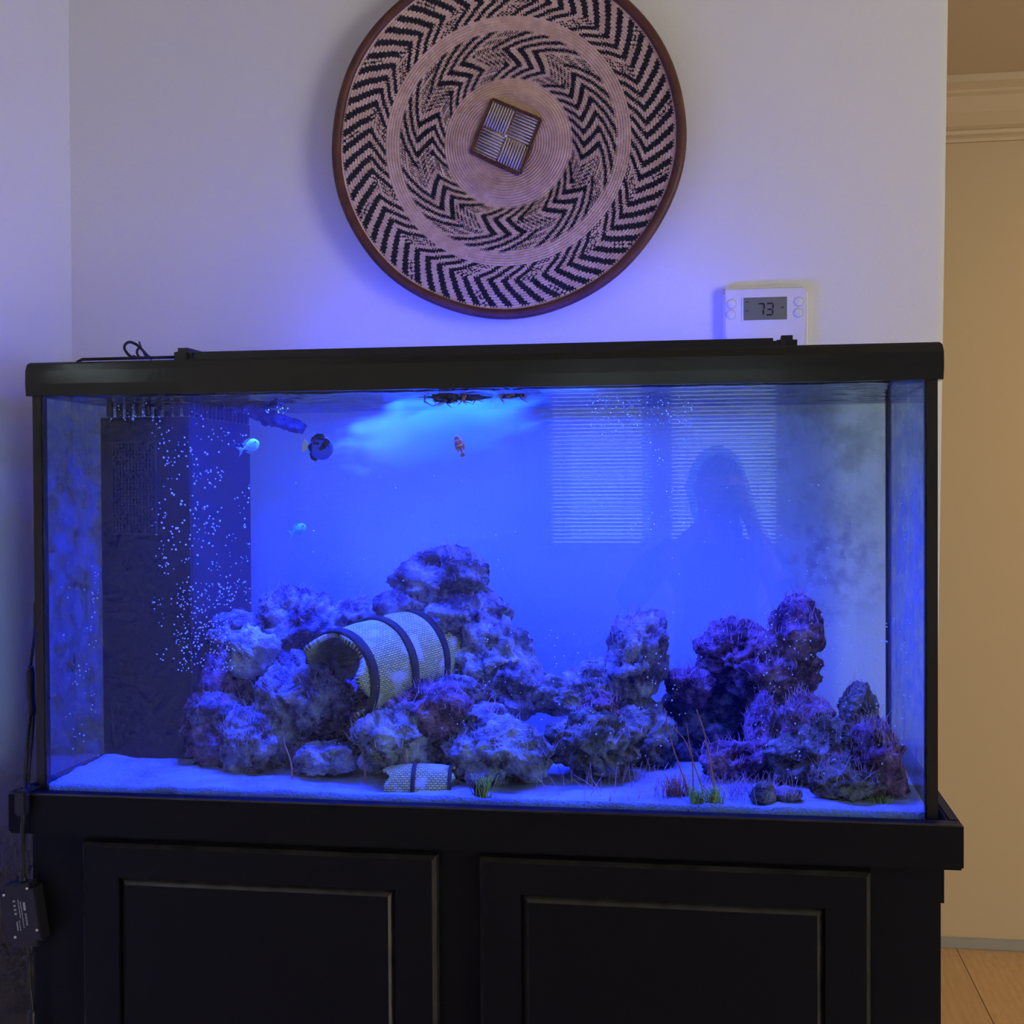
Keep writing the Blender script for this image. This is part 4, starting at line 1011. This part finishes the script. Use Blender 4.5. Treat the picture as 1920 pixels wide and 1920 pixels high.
# ------------------------------------------------------------------ the photographer, seen as a reflection in the glass
def person():
    J = {}
    def j(n, x, y, z, r): J[n] = (Vector((x, y, T + z)), r)
    cx, cy = 0.315, -2.10
    j('pelvis', cx, cy, -.16, (.15, .10)); j('waist', cx, cy, -.03, (.125, .09)); j('chest', cx, cy, .12, (.145, .10)); j('upper', cx, cy - .005, .215, (.11, .08))
    j('neck', cx, cy, .275, (.052, .052)); j('skull', cx, cy + .01, .33, (.05, .05))
    ed = [('pelvis', 'waist'), ('waist', 'chest'), ('chest', 'upper'), ('upper', 'neck'), ('neck', 'skull')]
    for s, nm in ((-1, 'l'), (1, 'r')):
        j('sh' + nm, cx + s * .165, cy + .01, .215, (.058, .055))
        if s < 0: j('el' + nm, cx - .245, cy + .17, .10, (.043, .043)); j('wr' + nm, cx - .035, cy + .335, .315, (.027, .024))
        else: j('el' + nm, cx + .215, cy + .14, .02, (.043, .043)); j('wr' + nm, cx + .105, cy + .335, .315, (.027, .024))
        wr = J['wr' + nm][0]; hx = cx + .0365 + s * 0.045
        j('pa' + nm, hx, cy + .355, .360, (.030, .016)); ed += [('upper', 'sh' + nm), ('sh' + nm, 'el' + nm), ('el' + nm, 'wr' + nm), ('wr' + nm, 'pa' + nm)]
        for k in range(4):
            z0 = .372 + k * .016; ln = (.9, 1.0, .95, .75)[k]
            j(f'f{nm}{k}a', hx + s * .002, cy + .375, z0 + .004, (.0085, .0085)); j(f'f{nm}{k}b', hx - s * .012 * ln, cy + .388, z0 + .008, (.008, .008)); j(f'f{nm}{k}c', hx - s * .030 * ln, cy + .387, z0 + .010, (.007, .007))
            ed += [('pa' + nm, f'f{nm}{k}a'), (f'f{nm}{k}a', f'f{nm}{k}b'), (f'f{nm}{k}b', f'f{nm}{k}c')]
        j(f't{nm}a', hx - s * .006, cy + .345, .385, (.0095, .0095)); j(f't{nm}b', hx - s * .022, cy + .352, .405, (.0085, .0085))
        ed += [('pa' + nm, f't{nm}a'), (f't{nm}a', f't{nm}b')]
        j('hip' + nm, cx + s * .085, cy, -.22, (.085, .085)); j('kn' + nm, cx + s * .10, cy + .03, -.55, (.055, .058)); j('an' + nm, cx + s * .10, cy - .01, -.87, (.036, .038)); j('toe' + nm, cx + s * .115, cy + .14, -.918, (.038, .028))
        ed += [('pelvis', 'hip' + nm), ('hip' + nm, 'kn' + nm), ('kn' + nm, 'an' + nm), ('an' + nm, 'toe' + nm)]
    names = list(J); idx = {n: i for i, n in enumerate(names)}
    me = bpy.data.meshes.new('person_skeleton'); me.from_pydata([J[n][0] for n in names], [(idx[a], idx[b]) for a, b in ed], [])
    ob = bpy.data.objects.new('person_skeleton', me); col.objects.link(ob)
    sk = ob.modifiers.new('skin', 'SKIN'); sk.use_smooth_shade = True
    for i, n in enumerate(names):
        d = me.skin_vertices[0].data[i]; d.radius = J[n][1]; d.use_root = (n == 'pelvis')
    sd = ob.modifiers.new('sub', 'SUBSURF'); sd.levels = 2; sd.render_levels = 2
    dg = bpy.context.evaluated_depsgraph_get(); ev = ob.evaluated_get(dg); m2 = bpy.data.meshes.new_from_object(ev)
    bpy.data.objects.remove(ob)
    skin = pbr('skin', (0.50, 0.30, 0.21), 0.5); shirt = pbr('dark_shirt', (0.025, 0.026, 0.035), 0.85); jeans = pbr('dark_jeans', (0.03, 0.04, 0.07), 0.85); shoe = pbr('dark_shoe', (0.02, 0.02, 0.02), 0.6)
    m2.materials.clear()
    for x in (skin, shirt, jeans, shoe): m2.materials.append(x)
    for p in m2.polygons:
        z = p.center.z - T; y = p.center.y
        p.material_index = 3 if z < -.875 else 2 if z < -.14 else 0 if (z > .265 and y < cy + .15 and abs(p.center.x - cx) < .07) or y > cy + .27 else 1
        p.use_smooth = True
    root = bpy.data.objects.new('person', m2); col.objects.link(root)
    tag(root, 'photographer in dark clothes holding up a phone, reflected in the aquarium glass', 'person')
    # head with face
    hc = Vector((cx + 0.005, cy + .015, T + .425)); VV, FF = ico_mesh(5); out = []
    for v in VV:
        x, y, z = v.x * .074, v.y * .092, v.z * .108
        if z < 0: x *= 1 - .28 * (-z / .108) ** 1.5; y = y * (1 - .10 * (-z / .108)) + .012 * (-z / .108)
        nose = math.exp(-((v.x * .074) / .010) ** 2 - ((z + .012) / .020) ** 2); br = math.exp(-((z - .018) / .010) ** 2 - (v.x * .074 / .045) ** 2)
        eye = sum(math.exp(-((v.x * .074 - s * .030) / .014) ** 2 - ((z - .002) / .010) ** 2) for s in (-1, 1))
        lip = math.exp(-((v.x * .074) / .022) ** 2 - ((z + .052) / .009) ** 2)
        if v.y > 0: y += .020 * nose + .004 * br - .007 * eye + .004 * lip
        out.append(hc + Vector((x, y, z)))
    h = mesh_obj('head', out, FF, skin, None, True); h.parent = root
    out = []
    for v in VV:
        k = 1.0 if (v.z > .30 or v.y < .15) else 0.86
        low = 1.0 if v.y < .1 else 0
        out.append(hc + Vector((v.x * .084 * k, v.y * .100 * k - .006, (v.z * .116 if v.z > 0 else v.z * (.116 + .05 * low)) * k)))
    h = mesh_obj('hair', out, FF, pbr('dark_hair', (0.02, 0.014, 0.011), 0.6), None, True); h.parent = root
    for s in (-1, 1):
        e = disc_lathe('eye', [(0.001, -.010), (.007, -.007), (.0105, 0), (.007, .007), (.001, .010)], hc + Vector((s * .030, .078, .002)), M['white_plastic'], None, 12); e.parent = root
        e = disc_lathe('ear', [(0.004, -.030), (.013, -.018), (.016, .005), (.013, .022), (.004, .030)], hc + Vector((s * .075, -.002, -.005)), skin, None, 12); e.parent = root
    ph = tag(empty('phone', (float(CAM[0]), float(CAM[1]) - .020, float(CAM[2]) - .04)), 'dark smartphone held up in front of the photographer', 'phone')
    pc = Vector(ph.location)
    box('phone_body', pc.x - .036, pc.x + .036, pc.y - .004, pc.y + .004, pc.z - .095, pc.z + .055, M['black_plastic'], ph, 0.0035)
    disc_lathe('camera_lens', [(.007, 0), (.007, .0015), (.005, .002)], (pc.x, pc.y + .0042, pc.z + .04), M['black_frame'], ph, 16, Matrix.Rotation(math.radians(-90), 3, 'X'))
person()
